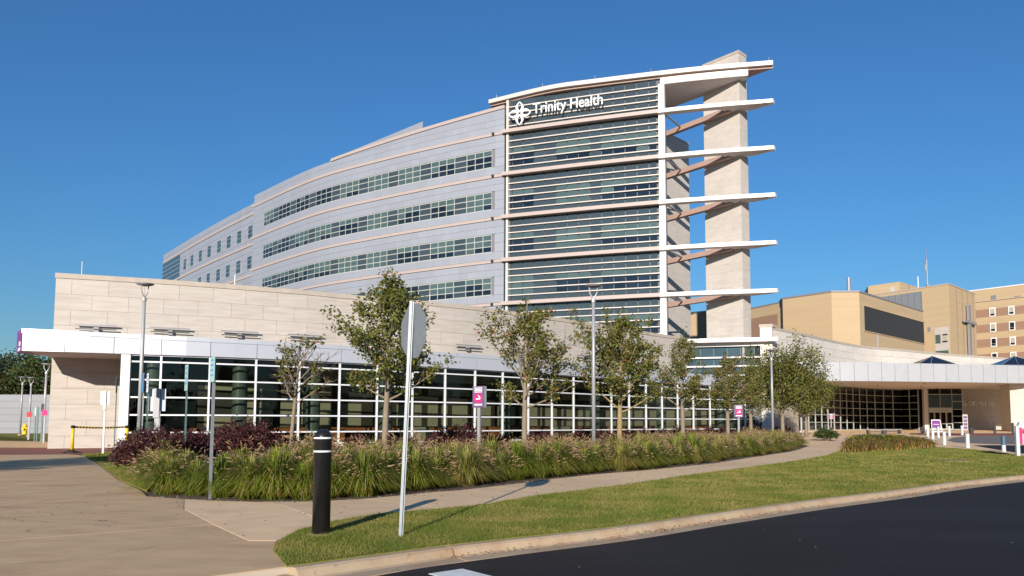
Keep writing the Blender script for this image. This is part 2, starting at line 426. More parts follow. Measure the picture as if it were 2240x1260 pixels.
# driveway and path slabs ---------------------------------------------------
PATH_NEAR = [(650.5, 1162), (720, 1142.4), (840, 1124), (1000, 1111), (1071, 1103), (1143, 1090), (1228, 1078.6), (1371, 1060), (1540, 1035.5), (1696, 1015), (1805, 998.4), (1840, 985), (1852, 966.6), (1862, 958.5)]
PATH_FAR = [(300, 1070), (321, 1085.7), (457, 1094.6), (560, 1097.7), (684, 1097), (801, 1091), (952, 1076), (1000, 1073), (1143, 1057), (1214, 1047), (1314, 1036.6), (1400, 1030), (1560, 1014), (1634, 1002.5), (1727, 988.4), (1774, 974), (1821, 964), (1850, 957)]
NOSE = [(720, 1142.4), (650.5, 1162), (602, 1190.6), (599, 1205.7), (634, 1239)]
near = g(*PATH_NEAR); far = g(*PATH_FAR)
pavement = thing('pavement', None, None); pavement['kind'] = 'structure'
def shrink(poly, e=.012):
    n = len(poly); a = sum(poly[i][0] * poly[(i + 1) % n][1] - poly[(i + 1) % n][0] * poly[i][1] for i in range(n))
    if a < 0: poly = poly[::-1]
    out = []
    for i in range(n):
        p0, p1, p2 = (Vector(poly[j % n]) for j in (i - 1, i, i + 1))
        d1, d2 = (p1 - p0).normalized(), (p2 - p1).normalized()
        n1, n2 = Vector((-d1.y, d1.x)), Vector((-d2.y, d2.x)); m = (n1 + n2)
        if m.length < .2: m = n1
        m = m.normalized(); out.append(tuple(p1 + m * e / max(.5, m.dot(n1))))
    return out
J1 = g((403, 1114), (465, 1147), (543, 1183), (605, 1183))
J3x, J2x = (-22, -1.9), (-30, -2.5)
slab_polys = [
    [G(634, 1239), G(600, 1206), J1[3], J1[2], J1[1], J3x, (-22, -6.75), (-10, 2.45), (-3.55, 7.5)],
    [J1[1], J1[0], G(404, 1091.5), G(321, 1085.7), G(310, 1074), G(258, 1049), J2x, J3x],
    [G(258, 1049), G(209.5, 1012), G(174.6, 995), G(150, 994), G(0, 995), (-62, 33), (-62, 0), J2x],
    [J1[0], J1[1], J1[2], J1[3], G(650.5, 1162), G(715, 1143.5), G(600, 1097.3), G(560, 1097.7), G(457, 1094.6), G(404, 1091.5)],
]
fp, npth = Path(far[3:], straight=True), Path(near[1:], straight=True)
cuts = [(fp.atpx(600), npth.s[0] + .02)]
q1, q2 = fp.atpx(801), npth.atpx(982)
cuts.append((q1, q2)); nseg = 16
for i in range(1, nseg + 1): cuts.append((q1 + (fp.L - q1) * i / nseg, q2 + (npth.L - q2) * i / nseg))
for (a0, b0), (a1, b1) in zip(cuts, cuts[1:]):
    A = [tuple(fp.at(a0))] + [tuple(p) for p, s in zip(fp.p, fp.s) if a0 + .05 < s < a1 - .05] + [tuple(fp.at(a1))]
    B = [tuple(npth.at(b0))] + [tuple(p) for p, s in zip(npth.p, npth.s) if b0 + .05 < s < b1 - .05] + [tuple(npth.at(b1))]
    slab_polys.append(A + B[::-1])
for i, pl in enumerate(slab_polys):
    sheet('paving_slab', shrink(pl, .011 if i < 4 else .006), 0, M['concrete'] if i < 3 else M['concrete_path'], .1, kind=None, parent=pavement)
for pl in slab_polys:
    sheet('joint_bed', shrink(pl, -.01), -.006 if pl is not slab_polys[3] else -.005, M['joint'], .1, kind=None, parent=pavement)

# lawn ----------------------------------------------------------------------
LAWN = near[1:] + g((1845, 991), (1900, 989), (1960, 985.5), (2052, 979), (2134, 984), (2227, 996), (2330, 1012)) 
LAWN = LAWN + [tuple(kp.at(q, -.005)) for q in np.linspace(kp.atpx(2300), q_n, 26)] + g((599, 1205.7), (602, 1190.6), (650.5, 1162))
sheet('lawn', LAWN, .012, M['lawn'], .16, 'mown green lawn island between path and kerb')
PATCH = g((178, 994.5), (275, 987), (300, 990), (330, 1040), (322, 1074), (263, 1049), (212, 1012))
sheet('lawn', PATCH, .01, M['lawn'], .16, 'small grass patch between driveway and purple shrubs')
strip = g((215, 1012.5), (300, 1011.5), (300, 1017), (226, 1019))
sheet('edging_strip', strip, .018, M['concrete_path'], .05, 'narrow concrete edging across the small grass patch')
BED = far[:-1] + [(45, 92), (26, 86), (14, 78), (0, 64), (-10, 54), (-18, 48), (-23, 45)] + g((300, 990), (322, 1074))[0:2]
sheet('planting_bed', BED, -.03, M['soil'], .1, 'brown mulch planting bed along the glazed wall')
# bricks, far drive and plaza -------------------------------------------------
sheet('brick_strip', g((0, 995), (150, 994), (240, 989.5), (279, 983.5), (279, 976), (100, 979), (-200, 979), (-500, 985)), -.006, M['brickpave'], .1, 'red brick paving strip along the foot of the stone wall')
sheet('far_drive', [(-30.9, 44.7), (-37, 60), (-46, 76), (-90, 76), (-90, 36), G(-500, 984.5), G(-100, 978.5)], -.012, M['concrete'], .1, 'concrete drive running back past the stone wall corner')
sheet('lawn', [(-33.2, 49), (-40, 63), (-47.5, 77), (-58, 84), (-90, 84), (-90, 77), (-58, 76), (-38.5, 58)], .0, M['lawn'], .1, 'strip of grass with hydrant before the grey panel wall')
PL = g((1740, 972), (1774, 974), (1821, 964.5), (1852, 957.5), (1862, 958), (1900, 962), (1960, 964), (2045, 978), (2052, 979.5), (2134, 985), (2227, 997), (2330, 1013)) + [(60, 52), (95, 110), (60, 118), (35, 97), (28, 90)]
sheet('plaza', PL, -.01, M['concrete_path'], .1, 'pale concrete plaza in front of the entrance canopy')
sheet('entrance_drive', g((2072, 963), (2085, 957), (2120, 953.5), (2300, 952)) + g((2300, 972), (2200, 972), (2130, 970), (2090, 968)), -.002, M['greyasphalt'], .05, 'worn grey asphalt drop off lane under the canopy')
sheet('entrance_road', g((2128, 974.2), (2160, 973.6), (2320, 974.5), (2330, 994), (2234, 991.5), (2180, 983)), -.003, M['asphalt'], .05, 'dark asphalt lane beyond the white bollards')
sheet('brick_strip', g((1990, 950.5), (2060, 953), (2120, 953.3), (2320, 952), (2320, 947.5), (2120, 948), (1990, 947)), .004, M['brickpave'], .05, 'red brick paving strip by the entrance doors')

# ================================================================ LOW STONE BUILDING
SK, SZ = 1.03, 10.95
SP = Path([(x * SK, y * SK) for x, y in ((-30.74, 44.98), (-28.8, 45.7), (-27.02, 46.4), (-25.23, 47.11), (-21.84, 48.72), (-17.63, 50.99), (-14.74, 52.93), (-9.47, 55.96), (-4.75, 59.88), (2.73, 67.43), (7.14, 72.68), (13.21, 79.31))], 8)
FP = Path([(-30.21, 41.62), (-27.7, 42.5), (-25.32, 43.53), (-21.76, 45), (-17.46, 47.56), (-12.4, 51.2), (-7.12, 55.46), (0, 62.3), (6.41, 69.5), (14.2, 77.6), (21.4, 82.6)], 8)
low = thing('low_building', 'long low stone building with white canopy and glazed front', 'building', (-30.5, 46, 0))
q280 = FP.atpx(284)
_mb = SP.slab(0, SP.atpx(278) + .6, -.2, SZ - .3, -.7, -.06, 1.2); SP.slab(SP.atpx(278) + .6, SP.L, 5.1, SZ - .3, -.7, -.06, 1.2, _mb)
back = part('stone_wall', _mb, M['mortar'], low, world=True)
rows = []; zt = SZ - .32; H = .985
r = 0
while zt > -.1:
    zb = max(zt - H, -.1); q = -.01 if r % 2 else -1.15
    while q < SP.L:
        a, b = max(q, 0), min(q + 2.02, SP.L)
        # stones hidden inside the glazed hall are not laid
        if b - a > .2 and (zb > 4.6 or a < SP.atpx(278) + .5):
            rows.append((dist(SP.slab(a + .006, b - .006, zb + .006, zt - .006, -.2, R.uniform(-.003, .004), 1.1)), SP.slab(a + .006, b - .006, zb + .006, zt - .006, -.2, R.uniform(-.003, .004), 1.1)))
        q += 2.02
    zt -= H; r += 1
pieces('stone_block', rows, M['stone'], back, 300)
q = 0
cap = part('coping', SP.slab(0, SP.L, SZ - .3, SZ - .02, -.7, .02, 1.2), M['mortar'], low, world=True)
while q < SP.L:
    part('cap_stone', SP.slab(max(q - .05, -.06) + .01, min(q + 2.5, SP.L) - .01, SZ - .31, SZ, -.75, .06, 1.2), M['stone_cap'], cap, world=True); q += 2.5
# flank of the stone wall and roof
mb = MB(); p0 = SP.at(0, -.7); mb.prism([(p0.x, p0.y), (p0.x + .5, p0.y - .2), (p0.x + .5 - 9, p0.y + 14), (p0.x - 9.5, p0.y + 14)], -.2, SZ - .3)
part('side_wall', mb, M['stone'], low, world=True)
mb = MB(); pl = [tuple(SP.at(SP.L * i / 24, -.65)) for i in range(25)]
mb.prism(pl + [(10, 84), (-20, 70), (-37, 60)], SZ - 1.2, SZ - .9); part('roof', mb, M['roofing'], low, world=True)
# canopy: fascia strip, panels, soffit, roof deck
ZB, ZT = 5.6, 6.72
ztop = lambda q: ZT + .13 * max(0, 1 - q / 9)
fas = part('canopy', FP.slab(0, FP.L, ZB + .02, lambda q: ztop(q) - .02, -.5, -.03, 1.3), M['mull_dark'], low, world=True)
gl0 = q280 - .3
mulls = [346, 444, 539, 634, 718, 800, 878, 953, 1021, 1084, 1146, 1200, 1253, 1300, 1345, 1385, 1422, 1455, 1487]
mq = [FP.atpx(p) for p in mulls]; stepm = (mq[-1] - mq[0]) / (len(mq) - 1)
mq = [mq[0] + stepm * i for i in range(len(mq))]
while mq[-1] + stepm < FP.L: mq.append(mq[-1] + stepm)
pq = [0, FP.atpx(133), FP.atpx(242)] + mq + [FP.L]
for a, b in zip(pq, pq[1:]):
    if b - a > .3:
        part('fascia_panel', FP.slab(a + .015, b - .015, ZB, lambda q: ztop(q) - .27, -.2, 0, 1.3), M['fascia'], fas, world=True)
        part('fascia_coping', FP.slab(a + .003, b - .003, lambda q: ztop(q) - .255, ztop, -.45, .03, 1.3), M['fascia'], fas, world=True)
tip, wc = FP.at(0, -.2), SP.at(0, .3)
sof = [tuple(FP.at(q, -.25)) for q in np.linspace(0, FP.L, 40)]
bk = [tuple(SP.at(q, -.02)) for q in np.linspace(0, SP.L, 40)]
mb = MB()
for i in range(39):
    A, B, C, D = sof[i], sof[i + 1], bk[i + 1], bk[i]
    mb.hexa([(*A, ZB + .03), (*B, ZB + .03), (*C, ZB + .03), (*D, ZB + .03)], [(*A, ZB + .3), (*B, ZB + .3), (*C, ZB + .3), (*D, ZB + .3)])
part('soffit', mb, M['soffit'], low, world=True)
mb = MB()
for i in range(39):
    A, B, C, D = sof[i], sof[i + 1], bk[i + 1], bk[i]
    mb.hexa([(*A, ZB + .55), (*B, ZB + .55), (*C, ZB + .55), (*D, ZB + .55)], [(*A, ZB + .8), (*B, ZB + .8), (*C, ZB + .8), (*D, ZB + .8)])
part('canopy_roof', mb, M['roofing'], low, world=True)
# purple end face of the canopy
e0, e1 = FP.at(0, .03), Vector((-31.6, 43.2))
dn = Vector((-.18, -.07))
mb = MB().hexa([(e0.x, e0.y, ZB), (e1.x, e1.y, ZB), (bk[0][0], bk[0][1], ZB + .1), (e0.x + .1, e0.y + .1, ZB)],
               [(e0.x, e0.y, ZT + .1), (e1.x, e1.y, ZT + .1), (bk[0][0], bk[0][1], ZT), (e0.x + .1, e0.y + .1, ZT + .1)])
endf = part('canopy_end', mb, M['purple'], low, world=True)
tdir = (e1 - e0).normalized(); nrm = Vector((tdir.y, -tdir.x)) 
if nrm.x > 0: nrm = -nrm
for z0, z1 in ((ZB + .02, ZB + .2), (ZB + .3, ZB + .55)):
    a = e0 + tdir * .2 + nrm * .012; b = e0 + tdir * (1.2 if z0 < ZB + .1 else .9) + nrm * .012
    part('end_mark', MB().hexa([(a.x, a.y, z0), (b.x, b.y, z0), (b.x - nrm.x * .02, b.y - nrm.y * .02, z0), (a.x - nrm.x * .02, a.y - nrm.y * .02, z0)],
         [(a.x, a.y, z1), (b.x, b.y, z1), (b.x - nrm.x * .02, b.y - nrm.y * .02, z1), (a.x - nrm.x * .02, a.y - nrm.y * .02, z1)]), M['signwhite'], endf, world=True)
# glazed front
GZ = [.28, 1.02, 2.05, 3.09, 4.12, 5.18, 5.57]
front = part('glazed_front', FP.slab(gl0 + .02, FP.L, -.1, .27, -.6, -.3, 1.3), M['stonetrim'], low, world=True)
part('corner_post', FP.slab(gl0 - .3, gl0 + .18, .1, 5.58, -.6, -.08, .5), M['white'], front, world=True)
gq = [gl0 + .18] + mq + [FP.L]
for a, b in zip(gq, gq[1:]):
    if b - a < .3: continue
    for z0, z1 in zip(GZ, GZ[1:]):
        part('pane', FP.slab(a + .03, b - .03, z0 + .03, z1 - .03, -.26, -.24, 1.4), M['clear'], front, world=True)
for q in mq: part('mullion', FP.slab(q - .055, q + .055, .2, 5.58, -.34, -.15, 1), M['alum'], front, world=True)
for z in GZ:
    for a, b in zip(gq, gq[1:]):
        if b - a > .3: part('transom', FP.slab(a + .058, b - .058, z - .045, z + .045, -.32, -.17, 1.4), M['alum'], front, world=True)
# hall behind the glass
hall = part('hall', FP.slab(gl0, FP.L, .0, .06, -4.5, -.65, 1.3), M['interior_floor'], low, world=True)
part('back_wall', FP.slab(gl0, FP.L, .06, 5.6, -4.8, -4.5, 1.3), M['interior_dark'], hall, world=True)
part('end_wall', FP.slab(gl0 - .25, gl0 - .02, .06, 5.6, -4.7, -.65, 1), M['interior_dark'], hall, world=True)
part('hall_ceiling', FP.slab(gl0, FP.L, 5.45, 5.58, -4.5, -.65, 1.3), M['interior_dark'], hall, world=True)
q = gl0 + 1.6; i = 0
while q < FP.L - 3:
    wd = R.uniform(1.5, 2.3)
    for z0, z1 in ((1.35, 2.0), (2.2, 3.0), (3.75, 4.35)):
        if R.random() < .92: part('wall_panel', FP.slab(q, q + wd, z0, z1, -4.5, -4.44, 1.2), M['interior_beige'], hall, world=True)
    part('bench', FP.slab(q - .1, q + wd + .1, .92, 1.27, -4.4, -3.9, 1.2), M['wood'], hall, world=True)
    part('bench_leg', FP.slab(q, q + .12, .06, .92, -4.35, -4.0, 1.2), M['interior_dark'], hall, world=True)
    if i % 3 == 1: part('counter', FP.slab(q - .2, q + 1.9, .06, 1.3, -3.2, -2.6, 1.2), M['interior_beige'] if i % 2 else M['wood'], hall, world=True)
    q += wd + R.uniform(.5, .8); i += 1
for px in (322, 530, 700, 864, 1132, 1332, 1475, 1600):
    c = FP.at(FP.atpx(px), -1.6); part('column', MB().lathe([(.46, .06), (.46, 5.45)], c.x, c.y, 24), M['greencol'], hall, smooth=False, world=True)
# wall lights above the canopy roof
for px in (203, 365, 517, 660, 787, 890, 1019, 1115, 1190, 1275):
    q = SP.atpx(px); z = 7.5
    lt = part('wall_light', SP.slab(q - 1.15, q + 1.15, z + .2, z + .27, .3, .42, 1), M['greysteel'], low, world=True)
    part('light_arm', SP.slab(q - 1.12, q + 1.12, z - .06, z + .0, .3, .36, 1), M['mull_dark'], lt, world=True)
    part('bracket', SP.slab(q - .14, q + .14, z - .2, z + .1, .0, .29, 1), M['greysteel'], lt, world=True)
for px, h in ((160, .9), (504, .75), (940, .7)):
    p = SP.at(SP.atpx(px), -.3); part('lightning_rod', MB().tube([(p.x, p.y, SZ), (p.x, p.y, SZ + h)], .025, 5), M['palepole'], low, world=True)

# ================================================================ HOSPITAL TOWER
tower = thing('hospital_tower', 'tall curved hospital block with glass end, fins and stone pylon', 'building', (0, 95, 0))
FL = [38.27 - 5.46 * i for i in range(6)]
CP = Path([(-7.2, 92.1), (-1.7, 90.2), (3.88, 88.35), (11.55, 86.0)], 10)
CPX = Path([(-7.2, 92.1), (-1.7, 90.2), (3.88, 88.35), (11.55, 86.0), (18, 84.4), (24.05, 83.24)], 10)
WP = Path([(-52.07, 124.31), (-42.4, 114.9), (-34.6, 108.2), (-24.9, 101.9), (-16.43, 96.95), (-8.84, 92.95), (-7.3, 92.2)], 10)
RP = Path([(-91.25, 169.16), (-70.62, 146.15), (-54.88, 129.58), (-53.3, 128.0)], 10)
# --- the grey wing
wing = part('wing_wall', WP.slab(0, WP.L, 5, 40.1, -12, -.12, 1.5), M['wing_back'], tower, world=True)
n = int(round(WP.L / 1.34)); pw = WP.L / n; pan = []; panes = []; spans = []
def zrows(zc, top=None): return [(zc - .23, zc - 1.08), (zc - 1.08, zc - 1.94), (zc - 4.27, zc - 5.23)]
q_l, q_r = WP.atpx(560) + .25, WP.atpx(1072)
for i in range(n):
    a, b = i * pw + .004, (i + 1) * pw - .004
    zs = [(40.1, 39.3), (39.3, 38.5)]
    for zc in FL[:5]: zs += zrows(zc)
    for z1, z0 in zs: pan.append((dist(WP.slab(a, b, z0, z1, 0, 0, 2)) + z0 * .01, WP.slab(a, b, z0 + .012, z1 - .012, -.12, 0, 2)))
    if (i + .5) * pw < q_l or (i + .5) * pw > q_r:
        for zc in FL[:5]:
            a2, b2 = a, b
            for z1, z0 in ((zc - 1.94, zc - 3.1), (zc - 3.1, zc - 4.27)): pan.append((dist(WP.slab(a, b, z0, z1, 0, 0, 2)), WP.slab(a2, b2, z0 + .012, z1 - .012, -.12, -.002, 2)))
pieces('wall_panel', pan, M['wing'], wing, 290)
for zc in FL[:5]:
    bnd = part('pink_band', WP.slab(0, WP.L + .02, zc - .19, zc + .19, -.1, .09, 1.5), M['pink'], wing, world=True)
    qq = WP.atpx(1076)
    part('scupper', WP.slab(qq - .13, qq + .13, zc - .12, zc + .16, .1, .35, 1), M['louvre'], bnd, world=True)
    part('scupper', WP.slab(-.35, -.1, zc - .15, zc + .15, 0, .3, 1), M['mull_olive'], bnd, world=True)
# ribbon windows
L = q_r - q_l; u = L / (9 * 3.6 + 8 * 1.8); gm = .11
vis = {k: [] for k in ('blind', 'dark')}
rib = part('ribbon_frame', MB(), None, wing) if False else None
for fi, zc in enumerate(FL[:5]):
    z1, z0 = zc - 1.94, zc - 4.27
    rib = part('ribbon_window', WP.slab(q_l, q_r, z0, z1, -.3, -.06, 1.3), M['mull_olive'], tower, world=True)
    q = q_l
    hts = [z0 + gm / 2, z0 + (z1 - z0) * .33, z0 + (z1 - z0) * .67, z1 - gm / 2]
    wl = []
    for gi in range(9):
        for k in range(3): wl.append((q + 1.2 * u * k, q + 1.2 * u * (k + 1), True, gi))
        q += 3.6 * u
        if gi < 8: wl.append((q, q + 1.8 * u, False, gi)); q += 1.8 * u
    depth = {gi: R.choice([1, 1, 2, 2, 3, 0]) for gi in range(9)}
    for a, b, v, gi in wl:
        for k in range(3):
            mbp = WP.slab(a + gm / 2, b - gm / 2, hts[k] + gm / 2, hts[k + 1] - gm / 2, -.2, -.045, 2)
            if not v: m_ = M['spandrel']
            else: m_ = M['blind'] if (2 - k) < depth[gi] + (R.random() < .2) else M['dark']
            part('spandrel_pane' if not v else 'pane', mbp, m_, rib, world=True)
# sloped parapet and its pink coping
qs = WP.atpx(712); zp = lambda q: 40.12 + 1.35 * max(0, (q - qs) / (WP.L - qs))
part('parapet', WP.slab(qs, WP.L, 40.1, lambda q: zp(q) + .05, -.5, .02, 1.5), M['wing'], tower, world=True)
part('parapet_coping', WP.slab(qs, WP.L + .05, lambda q: zp(q) - .1, lambda q: zp(q) + .32, -.6, .16, 1.5), M['pink'], tower, world=True)
a = atY(723, 349, 114.6); b = atY(925, 265.5, 99.8)
mb = MB().hexa([(a[0], a[1], 40), (b[0], b[1], 40), (b[0] - 4, b[1] + 8, 40), (a[0] - 4, a[1] + 8, 40)],
               [(a[0], a[1], a[2]), (b[0], b[1], b[2]), (b[0] - 4, b[1] + 8, b[2]), (a[0] - 4, a[1] + 8, a[2])])
part('roof_screen', mb, M['wing'], tower, world=True)
# --- recessed far wing
rec = part('far_wing_wall', RP.slab(0, RP.L, 5, 40.1, -14, -.15, 3), M['wing_back'], tower, world=True)
pan = []; nn = int(RP.L / 1.36); pw2 = RP.L / nn
for i in range(nn):
    z = 40.1
    while z > 10:
        pan.append((dist(RP.slab(i * pw2, i * pw2 + 1, z, z, 0, 0, 2)), RP.slab(i * pw2 + .02, (i + 1) * pw2 - .02, z - 1.06, z - .02, -.14, 0, 2))); z -= 1.08
pieces('wall_panel', pan, M['wing'], rec, 150)
for zc in FL[:4]: part('pink_band', RP.slab(0, RP.L, zc - .19, zc + .19, -.1, .1, 3), M['pink'], rec, world=True)
cg = RP.atpx(380)
for zi, zc in enumerate(FL[:4]):
    cwin = part('window', RP.slab(-.02, cg, zc - 5.1, zc - .35, -.1, .06, 3), M['winglass'], rec, world=True)
    for t in range(1, 5): part('glazing_bar', RP.slab(-.02, cg, zc - .35 - t * .95 - .04, zc - .35 - t * .95 + .04, .05, .1, 3), M['mull_olive'], cwin, world=True)
for zc in FL[:3]:
    for px in (391.5, 407, 425.5, 444.5, 466, 487.5, 510.5, 535):
        q = RP.atpx(px); wn = part('window', RP.slab(q - 1.0, q + 1.0, zc - 4.25, zc - 1.95, -.1, .02, 3), M['mull_olive'], rec, world=True)
        for c_ in range(2):
            for r_ in range(3):
                if c_: x0, x1 = q + .42, q + .95
                else: x0, x1 = q - .95, q + .36
                z1 = zc - 2.0 - [0, .62, 1.4][r_]; z0 = zc - 2.0 - [.56, 1.34, 2.2][r_]
                part('pane', RP.slab(x0, x1, z0, z1, 0, .035, 3), M['winglass'], wn, world=True)
# --- curtain wall
cw = part('curtain_wall', CP.slab(.1, CP.L, 7, 42.4, -1.2, -.5, 1.5), M['mull_dark'], tower, world=True)
cols = [CP.atpx(p) for p in (1107, 1116, 1140, 1164, 1188, 1212.5, 1237.5, 1262.5, 1288.5, 1315, 1341.5, 1369, 1396, 1424, 1442)]
n = len(cols); reg = (cols[-2] - cols[1]) / (n - 3); cols = [cols[0]] + [cols[1] + reg * i for i in range(n - 2)] + [cols[-1]]
fr = [.0, .215, .365, .515, .665, .815, 1.]
pl_all = []; zone = [1, 1, 1, 0, 0, 1, 1, 1, 0, 1, 1, 1, 1, 1]
for fi in range(-1, 6):
    zt_ = 42.4 if fi < 0 else FL[fi]; zb_ = FL[fi + 1] if fi < 5 else FL[5] - 4
    if fi < 0: fr_ = [.0, .22, .42, .62, .81, 1.]
    else: fr_ = fr
    gdep = {0: R.choice([1, 2, 3, 2]), 1: R.choice([1, 2, 2, 3]), 2: R.choice([1, 2, 2, 1])}
    for ci in range(len(cols) - 1):
        grp = 0 if ci < 3 else 1 if ci < 8 else 2
        for k in range(len(fr_) - 1):
            z1 = zt_ + (zb_ - zt_) * fr_[k] - .03; z0 = zt_ + (zb_ - zt_) * fr_[k + 1] + .03
            typ = 'spandrel'
            if fi >= 0 and zone[ci] and k in (2, 3, 4):
                typ = 'blind' if (k - 1) <= gdep[grp] + (R.random() < .08) else 'dark'
            pl_all.append((ci, z1, CP.slab(cols[ci] + .055, cols[ci + 1] - .055, z0, z1, -.5, -.33 + R.uniform(-.002, .002), 2), typ))
pl_all.sort(key=lambda t: (t[3] == 'spandrel', -t[1]))
for j, (ci, z1, mbp, typ) in enumerate(pl_all[:300]): part('pane', mbp, M[typ], cw, world=True)
j = MB()
for ci, z1, mbp, typ in pl_all[300:]: j.add(mbp.v, mbp.f)
part('spandrel_pane_run', j, M['spandrel'], cw, world=True, kind='stuff')
for fi in range(-1, 6):
    zt_ = 42.4 if fi < 0 else FL[fi]; zb_ = FL[fi + 1] if fi < 5 else FL[5] - 4
    for t in ([.22, .42, .62, .81] if fi < 0 else fr[1:-1]):
        z = zt_ + (zb_ - zt_) * t
        part('sun_fin', CP.slab(.25, CP.L + .1, z - .06, z + .06, -.36, -.14, 1.5), M['cream'], cw, world=True)
part('end_trim', CP.slab(.12, .42, 7, 42.4, -.6, -.05, 1), M['cream'], tower, world=True)
part('end_trim', CP.slab(-.28, -.05, 7, 40.6, -.8, -.15, 1), M['mull_dark'], tower, world=True)
part('end_column', CP.slab(CP.L - .22, CP.L + .5, 7, 41.7, -.9, -.02, 1), M['white'], tower, world=True)
pE = CP.at(CP.L, -.9)
part('end_wall', MB().prism([(pE.x, pE.y), (pE.x + .2, pE.y), (13.1, 97), (12.6, 97)], 7, 41.6), M['greysteel'], tower, world=True)
mb = MB(); mb.prism([tuple(CP.at(CP.L * i / 10, -1.25)) for i in range(11)] + [(12.7, 98), (10, 112), (-10, 114)], 0, 41.6)
part('tower_core', mb, M['wing_back'], tower, world=True)
# --- fins: band on the facade that flies on past it to a point
Q = (19.58, 85.1)
qA = CPX.atpx(1446)
for fi, zc in enumerate(FL):
    fin = part('fin', CPX.slab(-.3 if fi < 99 else 0, qA, zc - .22, zc + .22, -.4, .42, 1.5), M['pink'], tower, world=True)
    fr_pts = [tuple(CPX.at(q, .42)) for q in np.linspace(qA + .01, CPX.L, 12)]
    bk_pts = [tuple(CPX.at(q, -.5)) for q in np.linspace(CPX.atpx(1585), qA + .01, 8)]
    T = Vector((24.05, 83.24))
    part('fin_blade', MB().prism(fr_pts + [(24.3, 83.35), (22.2, 85.0), (20.2, 85.9)] + bk_pts, zc - .2, zc + .22), M['white'], fin, world=True)
    fs_ = [(x * .9997, y + .03) for x, y in fr_pts]
    part('fin_soffit', MB().prism(fs_[:-1] + [(23.6, 83.5), (22.1, 84.9), (20.2, 85.8)] + bk_pts, zc - .24, zc - .202), M['soffit'], fin, world=True)
    if fi > 0 or True:
        b0, b1 = Vector((13.1, 92.7)), Vector((19.6, 85.1)); dd = (b1 - b0).normalized(); nn_ = Vector((dd.y, -dd.x))
        p = [b0 + nn_ * .3, b1 + nn_ * .3, b1 - nn_ * .3, b0 - nn_ * .3]
        part('fin_beam', MB().prism([tuple(x) for x in p], zc - .42, zc + .18), M['brownmetal'], fin, world=True)
        c0 = Vector((12.2, 86.6)); c1 = b0 + dd * 2.6
        part('fin_strut', MB().tube([(c0.x, c0.y, zc), (c1.x, c1.y, zc)], .11, 6), M['greysteel'], fin, world=True)
# --- flat roofs over the glass end
RF = [(-9.43, 93.8), (-1.7, 89.74), (3.88, 88.0), (11.58, 85.9), (17.1, 84.6), (24.2, 83.33)]
rp = Path(RF, 8); rpts = [tuple(rp.at(q, -.3)) for q in np.linspace(0, rp.L, 40)]
rf = part('roof', MB().prism(rpts + [(24.35, 83.7), (13.3, 94.5), (11, 100), (-9, 101)], 42.46, 42.8), M['brownmetal'], tower, world=True)
part('roof_edge', MB().prism([tuple(rp.at(q, .12)) for q in np.linspace(0, rp.L, 30)] + [tuple(rp.at(q, -.6)) for q in np.linspace(rp.L, 0, 30)], 42.7, 43.2), M['cream'], rf, world=True)
lowr = [tuple(CPX.at(q, .02)) for q in np.linspace(qA + .3, CPX.atpx(1651), 10)]
lo = part('lower_roof', MB().prism(lowr + [(21.57, 84.9), (13.25, 93.2)], 41.69, 42.4), M['white'], tower, world=True)
part('lower_soffit', MB().prism([(x, y + .04) for x, y in lowr] + [(21.5, 84.9), (13.3, 93.1)], 41.62, 41.685), M['soffit'], lo, world=True)
for q in np.linspace(1, rp.L - .4, 6):
    p = rp.at(q, -.2); part('lightning_rod', MB().tube([(p.x, p.y, 43.1), (p.x, p.y, 43.75)], .025, 5), M['palepole'], rf, world=True)
# --- stone pylon: wedge with its corner towards the road
def blocks_on(edge, z0, z1, H, Lb, m, parent, limit, name='stone_block'):
    P = Path(edge, straight=True); out = []; zt = z1; r = 0
    while zt > z0 + .1:
        q = -(Lb / 2 if r % 2 else 0)
        while q < P.L:
            a, b = max(q, 0), min(q + Lb, P.L)
            if b - a > .15:
                mb = P.slab(a + .004, b - .004, max(zt - H, z0) + .004, zt - .004, -.1, R.uniform(-.002, .004), 50); out.append((-zt, mb))
            q += Lb
        zt -= H; r += 1
    pieces(name, out, m, parent, limit)
A0, A1, A2 = (17.15, 88.45), (20.66, 84.86), (21.83, 86.05)
A3 = (18.3, 89.65)
def inset(poly, e): return shrink(list(poly), e)
py = part('pylon', MB().prism(inset((A0, A1, A2, A3), .04), 5, 44.95), M['mortar'], tower, world=True)
blocks_on([A0, A1], 9, 44.95, .92, 1.85, M['stone2'], py, 200); blocks_on([A1, A2], 9, 44.95, .92, 1.85, M['stone2'], py, 200)
part('pylon_cap', MB().prism(inset((A0, A1, A2, A3), -.05), 44.95, 45.25), M['stone_cap'], py, world=True)
B0, B1 = (13.3, 96.4), (17.45, 101.0)
co = part('core_wall', MB().prism([(13.3, 96.45), (17.4, 101.0), (15, 104), (11, 99)], 5, 39.95), M['mortar'], tower, world=True)
blocks_on([B0, B1], 9, 39.95, .92, 1.85, M['stone2'], co, 200)
part('core_cap', MB().prism([(13.2, 96.35), (17.5, 101.0), (15, 104.1), (10.9, 99)], 39.95, 40.25), M['stone_cap'], co, world=True)
